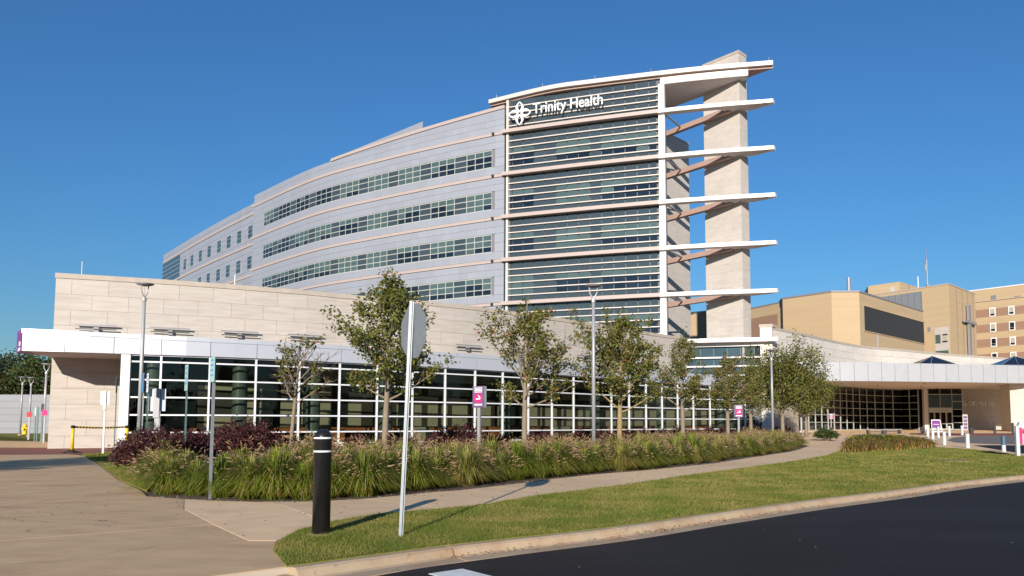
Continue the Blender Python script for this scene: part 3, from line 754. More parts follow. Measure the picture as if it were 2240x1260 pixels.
# --- sign on the glass end
LB = Path([CP.at(CP.atpx(1110), .42), CP.at(CP.atpx(1330), .42)], straight=True)
def signpt(px, py):
    """point on the sign plane for a view position"""
    a, b, e = ray(px, py); p0, p1 = LB.p[0], LB.p[-1]; t_ = p1 - p0
    k = (p0.x * t_.y - p0.y * t_.x) / (a * t_.y - b * t_.x); return Vector((a * k, b * k, EYE + e * k))
ctr = signpt(1137.5, 249); tdir = Vector(((LB.p[-1] - LB.p[0]).normalized().x, (LB.p[-1] - LB.p[0]).normalized().y, 0)); nrm = Vector((tdir.y, -tdir.x, 0))
em = MB()
Lp, Wp = 1.52, .53
for k in range(4):
    ax = [Vector((0, 0, 1)), tdir, Vector((0, 0, -1)), -tdir][k]; sd = [tdir, Vector((0, 0, -1)), -tdir, Vector((0, 0, 1))][k]
    n_ = 14; o = []; i_ = []
    for sgn in (1, -1):
        for j_ in range(n_ + 1):
            t_ = j_ / n_ if sgn == 1 else 1 - j_ / n_
            wd = math.sin(math.pi * t_ ** .85) ** .8
            r0 = .12 + (Lp - .12) * t_
            o.append(ctr + ax * r0 + sd * (sgn * Wp * wd))
            r1 = .25 + (Lp - .25) * (.06 + .84 * t_)
            shift = (.10 if k % 2 == 0 else .10)
            i_.append(ctr + ax * r1 + sd * (sgn * .24 * math.sin(math.pi * t_) ** .9))
    m_ = len(o); base = len(em.v)
    for z in (0, .18):
        em.v += [tuple(p + nrm * z) for p in o] + [tuple(p + nrm * z) for p in i_]
    for j_ in range(m_):
        j2 = (j_ + 1) % m_; B = base; Tt = base + 2 * m_
        em.f += [(Tt + j_, Tt + j2, Tt + m_ + j2, Tt + m_ + j_), (B + j2, B + j_, B + m_ + j_, B + m_ + j2), (B + j_, B + j2, Tt + j2, Tt + j_), (B + m_ + j2, B + m_ + j_, Tt + m_ + j_, Tt + m_ + j2)]
part('emblem', em, M['signwhite'], tower, world=True)
def lettering(body, origin, tdir, width, m, parent, extr, name='lettering', offset=0., zs=1.):
    cu = bpy.data.curves.new(name, 'FONT'); cu.body = body; cu.extrude = extr; cu.offset = offset; cu.size = 1
    o = bpy.data.objects.new(name, cu); COL.objects.link(o); cu.materials.append(m)
    bpy.context.view_layer.update(); w_ = o.dimensions.x; s_ = width / w_
    dg = bpy.context.evaluated_depsgraph_get(); me = bpy.data.meshes.new_from_object(o.evaluated_get(dg)); bpy.data.objects.remove(o); bpy.data.curves.remove(cu)
    me.materials.clear(); o = link_mesh(name, me, m)
    L_ = ORIG.get(root_of(parent), Vector()); n_ = Vector((tdir.y, -tdir.x, 0))
    mx = Matrix(((tdir.x, 0, n_.x), (tdir.y, 0, n_.y), (0, 1, 0))).to_4x4()
    o.parent = parent; o.matrix_local = Matrix.Translation(origin - L_) @ mx @ Matrix.Diagonal((s_, s_ * zs, s_, 1))
    return o
p0, p1 = signpt(1166, 249.5), signpt(1318.5, 232)
lettering('Trinity Health', Vector((p0.x, p0.y, p0.z)), tdir, (p1 - p0).length, M['signwhite'], tower, .09, offset=.006, zs=1.2)
# --- glazed link at the foot of the pylon
LK = Path([(14.3, 86.2), (22.75, 84.15)], straight=True)
lz = [11.3, 9.35, 8.35, 7.35, 6.35, 5.35, 4.35]
lk = part('glazed_link', LK.slab(0, LK.L, 0, 11.0, -4, -.4, 20), M['mull_dark'], tower, world=True)
part('link_coping', LK.slab(-.2, LK.L, 10.35, 11.15, -4.3, .15, 20), M['white'], lk, world=True)
lq = np.linspace(.1, LK.L - 1.05, 6).tolist() + [LK.L]
zz = [10.3, 9.1, 8.1, 7.05, 6.0, 5.0, 4.0]
for a, b in zip(lq, lq[1:]):
    for z1, z0 in zip(zz, zz[1:]): part('pane', LK.slab(a + .03, b - .03, z0 + .03, z1 - .03, -.4, -.3, 20), M['winglass'] if b < LK.L else M['dark'], lk, world=True)
for z in zz[1:]: part('sun_fin', LK.slab(0, LK.L - (1.05 if z < 7.5 else 0), z - .08, z + .08, -.33, .05, 20), M['white'], lk, world=True)

# ================================================================ ENTRANCE BUILDING
ent = thing('entrance_building', 'pale stone entrance building with broad white canopy and dark glass', 'building', (40, 95, 0))
EP = Path([(23.55, 84.0), (27.65, 88.6), (30.1, 91.4), (36.4, 98.8), (42.9, 105.2), (50.1, 109.8), (58.4, 115.3), (77, 125.5), (92, 132)], 8)
EZ = 12.5
ez = lambda q: EZ
ew = part('stone_wall', EP.slab(0, EP.L, -.2, EZ - .3, -.9, -.06, 1.6), M['mortar'], ent, world=True)
rows = []; zt = EZ - .3; r = 0
while zt > 5:
    q = 0 if r % 2 else -.9
    while q < EP.L:
        a, b = max(q, 0), min(q + 1.8, EP.L)
        if b - a > .2:
            mbp = EP.slab(a + .008, b - .008, zt - .92, zt - .012, -.15, R.uniform(-.003, .004), 1.0); rows.append((dist(mbp), mbp))
        q += 1.8
    zt -= .93; r += 1
pieces('stone_block', rows, M['stone3'], ew, 300)
part('coping', EP.slab(-.1, EP.L, EZ - .3, EZ, -1, .05, 1.6), M['stone_cap'], ent, world=True)
pA = EP.at(0, 0); PE = [(22.35, 84.25), (23.62, 83.85)]
pr = part('pier', MB().prism([(22.38, 84.3), (23.55, 83.93), (24.6, 85.4), (23.2, 86.2)], -.2, EZ - .05), M['mortar'], ent, world=True)
blocks_on(PE, 0, EZ - .05, 1.55, 1.4, M['stone3'], pr, 60)
part('pier_cap', MB().prism([(22.25, 84.22), (23.68, 83.78), (24.8, 85.4), (23.2, 86.3)], EZ - .05, EZ + .28), M['stone_cap'], pr, world=True)
# canopy
CA = Path([(25.4, 86.2), (25.6, 85.75), (26.2, 85.3), (27.6, 85.0), (32.5, 85.2), (37, 85.8), (45, 87.4), (53.5, 89.3), (66, 92.5)], 6)
cz0, cz1 = 6.42, 8.55
cn = part('canopy', CA.slab(0, CA.L, cz0 + .02, cz1 - .02, -.6, -.05, .8), M['mull_dark'], ent, world=True)
q = 0; np_ = 0
while q < CA.L - .3:
    b = min(q + 1.68, CA.L)
    part('fascia_panel', CA.slab(q + .022, b - .022, cz0, cz1, -.5, 0, .5), M['fascia_grey'], cn, world=True)
    q = b
dk = [tuple(CA.at(q, -.4)) for q in np.linspace(0, CA.L, 24)]
mb = MB().prism(dk + [(84, 126), (58, 114.6), (50, 109), (42.8, 104.4), (36.3, 98), (29, 89.8)], cz0 + .05, cz0 + .35)
part('soffit', mb, M['soffit'], cn, world=True)
part('canopy_roof', MB().prism(dk + [(84, 126), (58, 114.6), (50, 109), (42.8, 104.4), (36.3, 98), (29, 89.8)], cz1 - .5, cz1 - .25), M['roofing'], cn, world=True)
for px in (1928, 1988, 2186, 2240):
    a = G(px, 848)  # downlights in the soffit
for x, y in ((40, 95), (47, 98), (52, 104), (56, 100), (60, 96), (44, 91)):
    part('downlight', MB().lathe([(.13, cz0 - .01), (.13, cz0 + .06)], x, y, 10), M['louvre'], cn, world=True)
# dark glass under the canopy
gp = Path([tuple(EP.at(q, .1)) for q in np.linspace(EP.atpx(1750), EP.atpx(1972), 14)] , straight=True)
G1, G2 = gp.p[-1], Vector((52.3, 108.6))
gb = 0.75
def bay(P, nq, name, parent):
    qs_ = np.linspace(0, P.L, nq + 1)
    zr = [gb + .05, gb + 1.0, gb + 1.95, gb + 2.9, gb + 3.85, gb + 4.8, cz0 + .05]
    for a, b in zip(qs_, qs_[1:]):
        for z0, z1 in zip(zr, zr[1:]): part('pane', P.slab(a + .03, b - .03, z0 + .03, z1 - .03, .05, .08, 9), M['smoke'], parent, world=True)
    for a in qs_: part('mullion', P.slab(a - .05, a + .05, gb, cz0 + .05, .0, .16, 9), M['mull_olive'], parent, world=True)
    for z in zr[:-1]:
        for a, b in zip(qs_, qs_[1:]): part('transom', P.slab(a + .052, b - .052, z - .04, z + .04, .02, .14, 9), M['mull_olive'], parent, world=True)
eg = part('glass_wall', gp.slab(0, gp.L, .3, gb, -.3, .3, 1.5), M['stonetrim'], ent, world=True)
bay(gp, 14, 'pane', eg)
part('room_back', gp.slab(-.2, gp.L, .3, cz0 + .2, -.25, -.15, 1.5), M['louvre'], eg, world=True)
g2 = Path([tuple(G1), (50.5, 106.3)], straight=True)
eg2 = part('glass_bay', g2.slab(0, g2.L, .3, gb, -.3, .1, 9), M['louvre'], ent, world=True); bay(g2, 2, 'pane', eg2)
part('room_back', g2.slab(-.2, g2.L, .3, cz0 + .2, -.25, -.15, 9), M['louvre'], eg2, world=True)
# vestibule with sliding doors
X0 = atY(2031, 900, 105); X1 = atY(2106, 900, 105)
vx0, vx1, vy = X0[0], X1[0], 105
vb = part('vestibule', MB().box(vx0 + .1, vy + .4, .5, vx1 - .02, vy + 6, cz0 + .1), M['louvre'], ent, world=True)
part('door_post', MB().box(vx0 - .55, vy + .05, .5, vx0 - .02, vy + .6, cz0 + .1), M['soffit'], vb, world=True)
part('side_post', MB().box(vx1 - .02, vy + .05, .5, vx1 + .2, vy + 4, cz0 + .1), M['mull_olive'], vb, world=True)
wd = vx1 - vx0; d0, d1 = vx0 + .02, vx0 + wd * .70
part('door_header', MB().box(d0, vy, 3.15, d1, vy + .3, 3.75), M['mull_olive'], vb, world=True)
for i in range(4):
    x0 = d0 + (d1 - d0) * i / 4; x1 = d0 + (d1 - d0) * (i + 1) / 4
    dr = part('door', MB().box(x0 + .07, vy + .1, .78, x1 - .07, vy + .13, 3.1), M['smoke'], vb, world=True)
    for bx in ((x0 + .01, .75, x0 + .09, 3.14), (x1 - .09, .75, x1 - .01, 3.14), (x0 + .1, 1.55, x1 - .1, 1.65), (x0 + .1, .75, x1 - .1, .9)):
        part('door_rail', MB().box(bx[0], vy + .06, bx[1], bx[2], vy + .18, bx[3]), M['mull_olive'], dr, world=True)
for x0, x1, zs in ((d0, d0 + (d1 - d0) / 2, (3.8, 5.7, cz0 + .05)), (d0 + (d1 - d0) / 2, d1, (3.8, 5.7, cz0 + .05)), (d1, vx1, (.8, 1.75, 2.65, 3.6, 4.7, 5.7, cz0 + .05))):
    for z0, z1 in zip(zs, zs[1:]):
        pn = part('pane', MB().box(x0 + .05, vy + .1, z0 + .05, x1 - .05, vy + .13, z1 - .05), M['winglass'] if z0 > 3.5 and z1 < 5.8 else M['smoke'], vb, world=True)
        for bx in ((x0, z0 - .05, x1, z0 + .04), (x0, z0 + .05, x0 + .06, z1 - .06)):
            part('frame', MB().box(bx[0], vy + .05, bx[1], bx[2] - .001, vy + .17, bx[3]), M['mull_olive'], pn, world=True)
# stone wall with lettering right of the doors
tw = Path([(vx1 + .25, 107.6), (vx1 + 5, 108.0), (vx1 + 12, 110.5)], 8)
tx = part('text_wall', tw.slab(0, tw.L, .4, cz0 + .1, -.5, -.04, 1), M['mortar'], ent, world=True)
rows = []; zt = cz0 + .05; r = 0
while zt > .6:
    q = 0 if r % 2 else -1
    while q < tw.L:
        a, b = max(q, 0), min(q + 2, tw.L)
        if b - a > .2: mbp = tw.slab(a + .006, b - .006, max(zt - .95, .5), zt - .01, -.1, R.uniform(-.002, .003), 1); rows.append((dist(mbp), mbp))
        q += 2
    zt -= .96; r += 1
pieces('stone_block', rows, M['stone2'], tx, 300)
lt0 = Vector(atY(2092, 889, 107.25)); lt1 = Vector(atY(2176, 889, 107.25))
lettering('Drop Off / Pick Up', Vector((lt0.x, lt0.y, atY(2140, 887.5, 107.25)[2])), Vector((1, .02, 0)).normalized(), lt1.x - lt0.x, M['signwhite'], tx, .05, offset=.012, zs=1.3)
# added block, standing forward to catch sun as the wall's sunlit stretch
c0 = atY(2213, 900, 92); c1 = atY(2300, 900, 92)
ep = part('sunlit_wall_block', MB().prism([(c0[0], 92.2), (c1[0], 91.2), (c1[0], 95), (c0[0] + 1, 96)], .4, cz0 + .03), M['stone2'], ent, world=True)
# skylights on the canopy roof
for px0, px1, pxc in ((2006, 2094, 2041), (2192, 2290, 2222)):
    a = atY(px0, 791, 93); b = atY(px1, 791, 93); c_ = atY(pxc + 2, 780, 94.5)
    z = a[2] - .35
    sk = part('skylight', MB().add([(a[0], 93, z), (b[0], 93, z), (b[0], 97, z), (a[0], 97, z), (c_[0], 95, c_[2] + .1)], [(0, 1, 4), (1, 2, 4), (2, 3, 4), (3, 0, 4), (3, 2, 1, 0)]), M['skyglass'], ent, world=True)
    for x, y in ((a[0], 93), (b[0], 93), ((a[0] + b[0]) / 2 - .8, 93)):
        part('skylight_bar', MB().tube([(x, y - .03, z), (c_[0], 94.97, c_[2] + .11)], .04, 5), M['galv'], sk, world=True)

# ================================================================ BEIGE BRICK BUILDINGS
def wallprism(poly, z0, z1): return MB().prism(poly, z0, z1)
def onwall(P0, P1, px, py):
    """point on the vertical wall P0-P1 for a view position"""
    a, b, e = ray(px, py); t_ = (P1[0] - P0[0], P1[1] - P0[1])
    k = (P0[0] * t_[1] - P0[1] * t_[0]) / (a * t_[1] - b * t_[0]); return Vector((a * k, b * k, EYE + e * k))
def inwall(P0, P1, corners, o0, o1):
    t_ = Vector((P1[0] - P0[0], P1[1] - P0[1])).normalized(); n_ = Vector((t_.y, -t_.x, 0))
    pts = [onwall(P0, P1, *c_) for c_ in corners]
    zb = (pts[2].z + pts[3].z) / 2; zt_ = (pts[0].z + pts[1].z) / 2
    l_ = (pts[0] + pts[3]) / 2; r_ = (pts[1] + pts[2]) / 2
    def q(p, z, o): return (p.x + n_.x * o, p.y + n_.y * o, z)
    return MB().hexa([q(l_, zb, o1), q(r_, zb, o1), q(r_, zb, o0), q(l_, zb, o0)], [q(l_, zt_, o1), q(r_, zt_, o1), q(r_, zt_, o0), q(l_, zt_, o0)])
def px2(px, Y): p = atY(px, 800, Y); return (p[0], p[1])
# chapel block
cz = atY(1823, 639.4, 130)[2]
C1, C2, C3, C4 = px2(1715, 137.3), px2(1823, 130), px2(1884, 130), px2(2023, 153)
ch = thing('beige_block', 'beige brick block with long black louvre panel above the entrance wall', 'building', (C2[0], C2[1], 0))
part('wall', wallprism([C1, C2, C3, C4, (C4[0] + 4, C4[1] + 22), (C1[0] + 4, C1[1] + 26)], 0, cz), M['tanbrick'], ch, world=True)
part('roof_edge', wallprism(inset([C1, C2, C3, C4, (C4[0] + 4, C4[1] + 22), (C1[0] + 4, C1[1] + 26)], -.12), cz, cz + .3), M['greysteel'], ch, world=True)
lv = part('louvre_panel', inwall(C3, C4, [(1891, 670), (2020, 704.5), (2022, 751), (1891, 723)], -.1, .03), M['louvre'], ch, world=True)
for cr in (((1889, 668), (2022, 703), (2022, 705), (1889, 670.3)), ((1889, 723.2), (2023.5, 751.5), (2023.5, 753), (1889, 725))):
    part('panel_frame', inwall(C3, C4, cr, 0, .12), M['tanbrick'], lv, world=True)
part('downpipe', MB().tube([tuple(onwall(C3, C4, 1920.5, 731)), tuple(onwall(C3, C4, 1920.5, 770))], .12, 6), M['greysteel'], ch, world=True)
A_1, A_2 = px2(1628, 150), px2(1716, 139.8); az = atY(1714, 662, 140)[2]
part('low_wing', wallprism([A_1, A_2, (A_2[0] + 2, A_2[1] + 20), (A_1[0], A_1[1] + 20)], 0, az), M['tanbrick'], ch, world=True)
part('wing_edge', wallprism(inset([A_1, A_2, (A_2[0] + 2, A_2[1] + 20), (A_1[0], A_1[1] + 20)], -.1), az, az + .25), M['greysteel'], ch, world=True)
part('brown_panel', inwall(A_1, A_2, [(1632, 696), (1702, 690), (1702, 760), (1632, 760)], -.1, .04), M['brownbrick'], ch, world=True)
part('louvre_panel', inwall(A_1, A_2, [(1708.5, 675), (1715.2, 673), (1715.2, 730), (1708.5, 730)], -.1, .05), M['louvre'], ch, world=True)
st = atY(1857, 640, 140)
part('chimney', MB().lathe([(.35, cz), (.35, atY(1857, 607, 140)[2])], st[0], 140, 12), M['greysteel'], ch, world=True)
D_1, D_2 = px2(1490, 128), px2(1560, 124); dz = atY(1520, 685, 126)[2]
lb = thing('beige_block', 'low beige wall seen between the stone pylon and the glass end', 'building', (D_1[0], D_1[1], 0))
part('wall', wallprism([D_1, D_2, (D_2[0], D_2[1] + 10), (D_1[0], D_1[1] + 10)], 0, dz), M['tanbrick'], lb, world=True)
part('roof_edge', wallprism(inset([D_1, D_2, (D_2[0], D_2[1] + 10), (D_1[0], D_1[1] + 10)], -.1), dz, dz + .25), M['white'], lb, world=True)
# tower with the cross
tz = atY(2082, 622, 165)[2]
T1, T2, T3 = px2(1885, 182), px2(2082, 165), px2(2139, 178)
ct = thing('beige_tower', 'beige brick tower carrying a large grey cross', 'building', (T2[0], T2[1], 0))
part('wall', wallprism([T1, T2, T3, (T3[0] + 3, T3[1] + 25), (T1[0] + 8, T1[1] + 30)], 0, tz), M['tanbrick'], ct, world=True)
part('coping', wallprism(inset([T1, T2, T3, (T3[0] + 3, T3[1] + 25), (T1[0] + 8, T1[1] + 30)], -.1), tz, tz + .25), M['stone_cap'], ct, world=True)
lv = part('grey_screen', inwall(T1, T2, [(1912, 651), (2017.5, 638), (2018, 690), (1912, 690)], -.1, .05), M['louvre_grey'], ct, world=True)
for k in range(8):
    px = 1918 + k * 14; ybar = 651 - (px - 1912) * .123
    part('screen_bar', inwall(T1, T2, [(px, ybar), (px + 1.2, ybar), (px + 1.2, 690), (px, 690)], .05, .15), M['galv'], lv, world=True)
wp = part('window', inwall(T1, T2, [(2044.5, 717.5), (2074.5, 714), (2077, 772), (2046, 772)], -.1, .06), M['stone2'], ct, world=True)
for cr, m_ in ((((2046.5, 733), (2057.5, 731.5), (2058, 751), (2047, 752)), M['blind']), (((2062, 731), (2073, 730), (2073, 733), (2062, 734)), M['dark']), (((2062, 746), (2073, 745.5), (2073, 748.5), (2062, 749)), M['dark']), (((2062, 735), (2073, 734), (2073, 745), (2062, 745.5)), M['interior_beige']), (((2047, 768), (2075, 766), (2076, 776), (2047, 776)), M['blind'])):
    part('pane', inwall(T1, T2, cr, 0, .1), m_, wp, world=True)
part('vent', inwall(T1, T2, [(2029.5, 716), (2035.5, 715.2), (2035.5, 725), (2029.5, 725.5)], 0, .08), M['greysteel'], ct, world=True)
for px in (2093.5, 2106, 2117.5, 2129): part('groove', inwall(T2, T3, [(px, 625 + (px - 2082) * .4), (px + 1.1, 625.4 + (px - 2082) * .4), (px + 1.1, 780), (px, 780)], 0, .03), M['brownbrick'], ct, world=True)
cr = part('cross', inwall(T2, T3, [(2111.5, 667), (2116.5, 669), (2119.5, 778), (2115.5, 778)], .25, .75), M['greysteel'], ct, world=True)
part('cross_arm', inwall(T2, T3, [(2103, 699), (2128.5, 708), (2128.5, 713), (2103, 704)], .3, .85), M['greysteel'], cr, world=True)
# penthouse
Z1, Z2, Z3 = px2(1904, 191), px2(1974, 185), px2(2016, 193.5); pz = atY(1974, 616, 185)[2]
part('penthouse', wallprism([Z1, Z2, Z3, (Z3[0], Z3[1] + 8), (Z1[0] + 3, Z1[1] + 10)], tz - 2, pz), M['tanbrick'], ct, world=True)
part('penthouse_window', inwall(Z1, Z2, [(1947, 628.5), (1957.5, 627.5), (1957.5, 639), (1947, 639)], 0, .06), M['stone2'], ct, world=True)
ms = atY(2029, 628, 175); mtop = atY(2028, 537, 175)[2]; mid = atY(2029, 568, 175)[2]
ma = thing('antenna_mast', 'tall thin radio mast on the beige tower roof', 'antenna', (ms[0], 175, tz))
part('mast', MB().tube([(0, 0, 0), (0, 0, mid - tz)], .16, 6), M['greysteel'], ma)
part('whip', MB().tube([(0, 0, mid - tz), (-.1, 0, mtop - tz)], [.09, .04], 5), M['greysteel'], ma)
part('clamp', MB().box(-.3, -.3, 1, .3, .3, 1.8), M['greysteel'], ma)
part('aerial', MB().box(-.5, -.1, mid - tz - 2.6, -.3, .1, mid - tz - 1.2), M['palepole'], ma)
m2 = atY(2008, 629, 175)
mb2 = thing('antenna_mast', 'short white panel antenna on the beige tower roof', 'antenna', (m2[0], 175, tz))
part('panel', MB().box(-.14, -.14, .6, .14, .14, atY(2007, 605, 175)[2] - tz), M['whiteplastic'], mb2)
part('pole', MB().tube([(0, .2, 0), (0, .2, 2.2)], .06, 6), M['greysteel'], mb2)
part('stay', MB().tube([(-.5, .2, 0), (-.5, .2, 1.6)], .05, 6), M['greysteel'], mb2)
# ward block with window bands
W1, W2 = px2(2118, 196.5), px2(2330, 180); wz = atY(2125, 638.5, 196)[2]
wb = thing('ward_block', 'beige brick ward block with brown bands and small windows', 'building', (W1[0], W1[1], 0))
wpoly = [W1, W2, (W2[0] + 4, W2[1] + 20), (W1[0] + 4, W1[1] + 20)]
part('wall', wallprism(wpoly, 0, wz), M['tanbrick'], wb, world=True)
part('coping', wallprism(inset(wpoly, -.12), wz, wz + .3), M['white'], wb, world=True)
part('ledge', inwall(W1, W2, [(2136, 659.7), (2300, 642), (2300, 643.4), (2136, 661.2)], 0, .25), M['stone_cap'], wb, world=True)
for yl, yr, h in ((677, 668, 18.5), (710, 702.5, 18.5), (742, 736, 18.5), (774, 770, 18.5)):
    sl_ = (yr - yl) / (2240 - 2140)
    band = part('brown_band', inwall(W1, W2, [(2120, yl + sl_ * -20), (2320, yl + sl_ * 180), (2320, yl + h - .3 + sl_ * 180 * .95), (2120, yl + h)], -.1, .03), M['brownbrick'], wb, world=True)
    for px in (2171, 2212.5, 2255):
        k = (yl - 677) / 33 * 1.5; y_ = yl + sl_ * (px - 2140)
        wn = part('window_frame', inwall(W1, W2, [(px - 6.5 + k, y_ - 1), (px + 7 + k, y_ - 1.6), (px + 7 + k, y_ + h - .5), (px - 6.5 + k, y_ + h)], 0, .12), M['signwhite'], wb, world=True)
        mm_ = R.choice([M['interior_beige'], M['dark']]) if px != 2171 else (M['interior_beige'] if yl < 730 else M['dark'])
        part('pane', inwall(W1, W2, [(px - 4.5 + k, y_ + 1), (px + 5 + k, y_ + .6), (px + 5 + k, y_ + h * .62), (px - 4.5 + k, y_ + h * .62)], .05, .13), mm_, wn, world=True)
        part('pane', inwall(W1, W2, [(px - 4.5 + k, y_ + h * .64), (px + 5 + k, y_ + h * .64), (px + 5 + k, y_ + h - 2.2), (px - 4.5 + k, y_ + h - 2)], .05, .13), M['dark'], wn, world=True)
for x0, x1, y0, y1 in ((2168, 2179, 646.5, 658), (2220, 2232, 647.5, 651)):
    part('vent', inwall(W1, W2, [(x0, y0), (x1, y0 - 1), (x1, y1 - 1), (x0, y1)], 0, .08), M['louvre_grey'], wb, world=True)

# ================================================================ FAR LEFT: panel wall, trees, hydrant
PWp = Path([(-92, 84.5), (-33, 85.5)], straight=True)
pwt = thing('panel_wall', 'long pale grey wall of horizontal metal panels below the trees', 'wall', (-60, 85, .5))
gz85 = gz(85)
part('wall_core', PWp.slab(0, PWp.L, gz85 - .3, gz85 + 4.35, -.4, -.05, 30), M['wing_back'], pwt, world=True)
for r_ in range(6):
    for a, b in ((0, 20), (20, 40), (40, PWp.L)):
        part('wall_panel', PWp.slab(a + .02, b - .02, gz85 - .2 + r_ * .76, gz85 - .2 + (r_ + 1) * .76 - .03, -.1, 0, 30), M['panelwall'], pwt, world=True)

# ---------------------------------------------------------------- trees
def leaf_cloud(rng, centres, per, spread, size, palette, weights, droop=.3):
    n = len(centres) * per
    C = np.repeat(np.array(centres), per, 0) + rng.normal(0, spread, (n, 3))
    a = rng.normal(0, 1, (n, 3)); a[:, 2] = a[:, 2] * .6 - droop; a /= np.linalg.norm(a, axis=1)[:, None]
    b = np.cross(a, rng.normal(0, 1, (n, 3))); b /= np.linalg.norm(b, axis=1)[:, None]
    s = size * rng.uniform(.6, 1.25, (n, 1))
    V = np.stack([C, C + a * s * .5 + b * s * .3, C + a * s, C + a * s * .5 - b * s * .3], 1).reshape(-1, 3)
    Fc = np.arange(n * 4).reshape(n, 4)
    pal = np.array(palette); idx = rng.choice(len(pal), n, p=np.array(weights) / sum(weights))
    T = pal[idx] * rng.uniform(.7, 1.3, (n, 1)); T = np.repeat(T, 4, 0)
    return V, Fc, T
GREENS = [(.125, .14, .022), (.165, .17, .032), (.085, .105, .022), (.21, .18, .045), (.20, .115, .03), (.28, .08, .035)]
def street_tree(base, H, hb, Rc, label, seed, dens=1., wts=(5, 4, 3, 2.4, .5, .03), barkm='bark', peak=.14, tr=.1, spread=.13, size=.15, per=26, lean=(0, 0), bare=0., limbs=16, shape=1.):
    rng = np.random.default_rng(seed); x0, y0 = base
    H *= 1.06
    t = thing('street_tree', label, 'tree', (x0, y0, gz(y0) - .03), 'young street trees along the glazed wall')
    trunk = MB(); twig = MB(); cent = []; tw_bare = []
    pts = []
    for i in range(9):
        f = i / 8; pts.append(Vector((lean[0] * f + .05 * math.sin(3 * f + seed), lean[1] * f + .05 * math.cos(2.3 * f + seed), H * .93 * f)))
    trunk.tube(pts, [tr * (1.25 if i == 0 else 1) * (1 - .9 * (max(0, i * H * .93 / 8 - hb) / (H * .93 - hb)) ** .7) + .012 for i in range(9)], 9)
    def tp(z): f = min(z / (H * .93), 1) * 8; i = min(int(f), 7); return pts[i].lerp(pts[i + 1], f - i)
    for k in range(limbs):
        f = (k + rng.uniform(.0, .9)) / limbs; z = hb + (H * .84 - hb) * f ** .95
        az = k * 2.4 + rng.uniform(-.4, .4); el = rad(22 + 30 * f + rng.uniform(-7, 12))
        if k % 5 == 4 and f < .75: el = rad(rng.uniform(56, 70))     # an upright leader
        prof = .78 + .22 * min(f / peak, 1) if f < peak else 1 - (.92 - .12 * (shape - 1)) * ((f - peak) / (1 - peak)) ** (.7 + .1 * shape)
        if el > rad(55): prof *= .62
        Lb = Rc * prof * (rng.uniform(.62, 1.12) if k % 3 else rng.uniform(1.0, 1.25)) / max(math.cos(el + .15), .5)
        d0 = Vector((math.cos(az) * math.cos(el), math.sin(az) * math.cos(el), math.sin(el)))
        p0 = tp(z); lp = [p0]
        for j in range(1, 6):
            d0 = (d0 + Vector((rng.normal(0, .09), rng.normal(0, .09), .07))).normalized(); lp.append(lp[-1] + d0 * Lb / 5)
        r0 = tr * .38 * (1 - .55 * f); trunk.tube(lp, [r0 * (1 - .8 * j / 5) + .006 for j in range(6)], 6)
        nb = max(2, int(round(9.5 * prof)))
        for j in range(nb):
            s = .3 + .7 * (j + rng.random()) / nb; i = min(int(s * 5), 4); q = lp[i].lerp(lp[i + 1], s * 5 - i)
            dv = (d0 + Vector(rng.normal(0, .75, 3))).normalized(); dv.z = abs(dv.z) * .7 + .1
            Ls = Lb * rng.uniform(.16, .34); e1 = q + dv * Ls * .55; e2 = e1 + (dv + Vector((0, 0, .25))).normalized() * Ls * .5
            twig.tube([q, e1, e2], [.014, .009, .004], 4, False)
            if rng.random() < bare:
                for _ in range(3):
                    e3 = e1 + (dv + Vector(rng.normal(0, .5, 3))).normalized() * Ls; twig.tube([e1, e3], [.006, .003], 3, False)
                continue
            if rng.random() < dens:
                cent.append(tuple(e2)); cent.append(tuple(e1.lerp(e2, .5)))
                if rng.random() < .6: cent.append(tuple(q.lerp(e1, .5) + Vector(rng.normal(0, .1, 3))))
    for j in range(4):
        if bare < .5: cent.append(tuple(tp(H * (.78 + .05 * j)) + Vector(rng.normal(0, .12, 3))))
    part('trunk', trunk, M[barkm], t, smooth=True); part('twigs', twig, M['twig'], t, kind='stuff')
    V, Fc, T = leaf_cloud(rng, cent, per, spread, size, GREENS, wts)
    np_mesh('crown', V, Fc, M['leaf'], t, T)
    return t
def tpos(px, Y): return (atY(px, 950, Y)[0], Y)
def th(px, py, Y): return atY(px, py, Y)[2] - gz(Y)
street_tree(tpos(637, 29), th(660, 738, 29), 2.3, 1.75, 'nearly leafless small tree with a few yellowing leaves, leftmost in bed', 11, dens=.7, wts=(5, 4, 2, 3, 1.2, .5), bare=.74, tr=.06, per=12, limbs=20, lean=(.2, 0))
street_tree(tpos(843, 29), th(840, 575, 29), 2.3, 2.2, 'tallest street tree, loose leafy crown just behind the stop sign', 5, tr=.105, per=24, limbs=30, shape=1.0, dens=.92, lean=(.1, 0), spread=.14)
street_tree(tpos(1150, 33), th(1150, 655, 33), 2.1, 2.35, 'broad street tree with red tinged top beside the purple sign', 23, tr=.11, per=21, limbs=28, dens=.88, wts=(4, 4, 2, 3, 1.5, .5), bare=.12)
street_tree(tpos(1356, 37), th(1360, 676, 37), 2.0, 2.35, 'street tree with yellow stained trunk right of the tall lamp', 37, tr=.115, per=24, limbs=30, barkm='barkyellow', wts=(5, 4, 3, 2.5, 1, .2))
street_tree(tpos(1495, 46), th(1480, 728, 46), 2.1, 2.2, 'thin open street tree in front of the stone wall end', 41, tr=.12, per=19, limbs=26, dens=.85, bare=.12, wts=(4, 4, 2, 3, 1.2, .3))
street_tree(tpos(1593, 53), th(1585, 768, 53), 2.0, 2.0, 'street tree in front of the glazed link with rusty leaves', 47, tr=.12, per=19, limbs=26, dens=.9, bare=.1, wts=(4, 4, 2, 3, 1.6, .5))
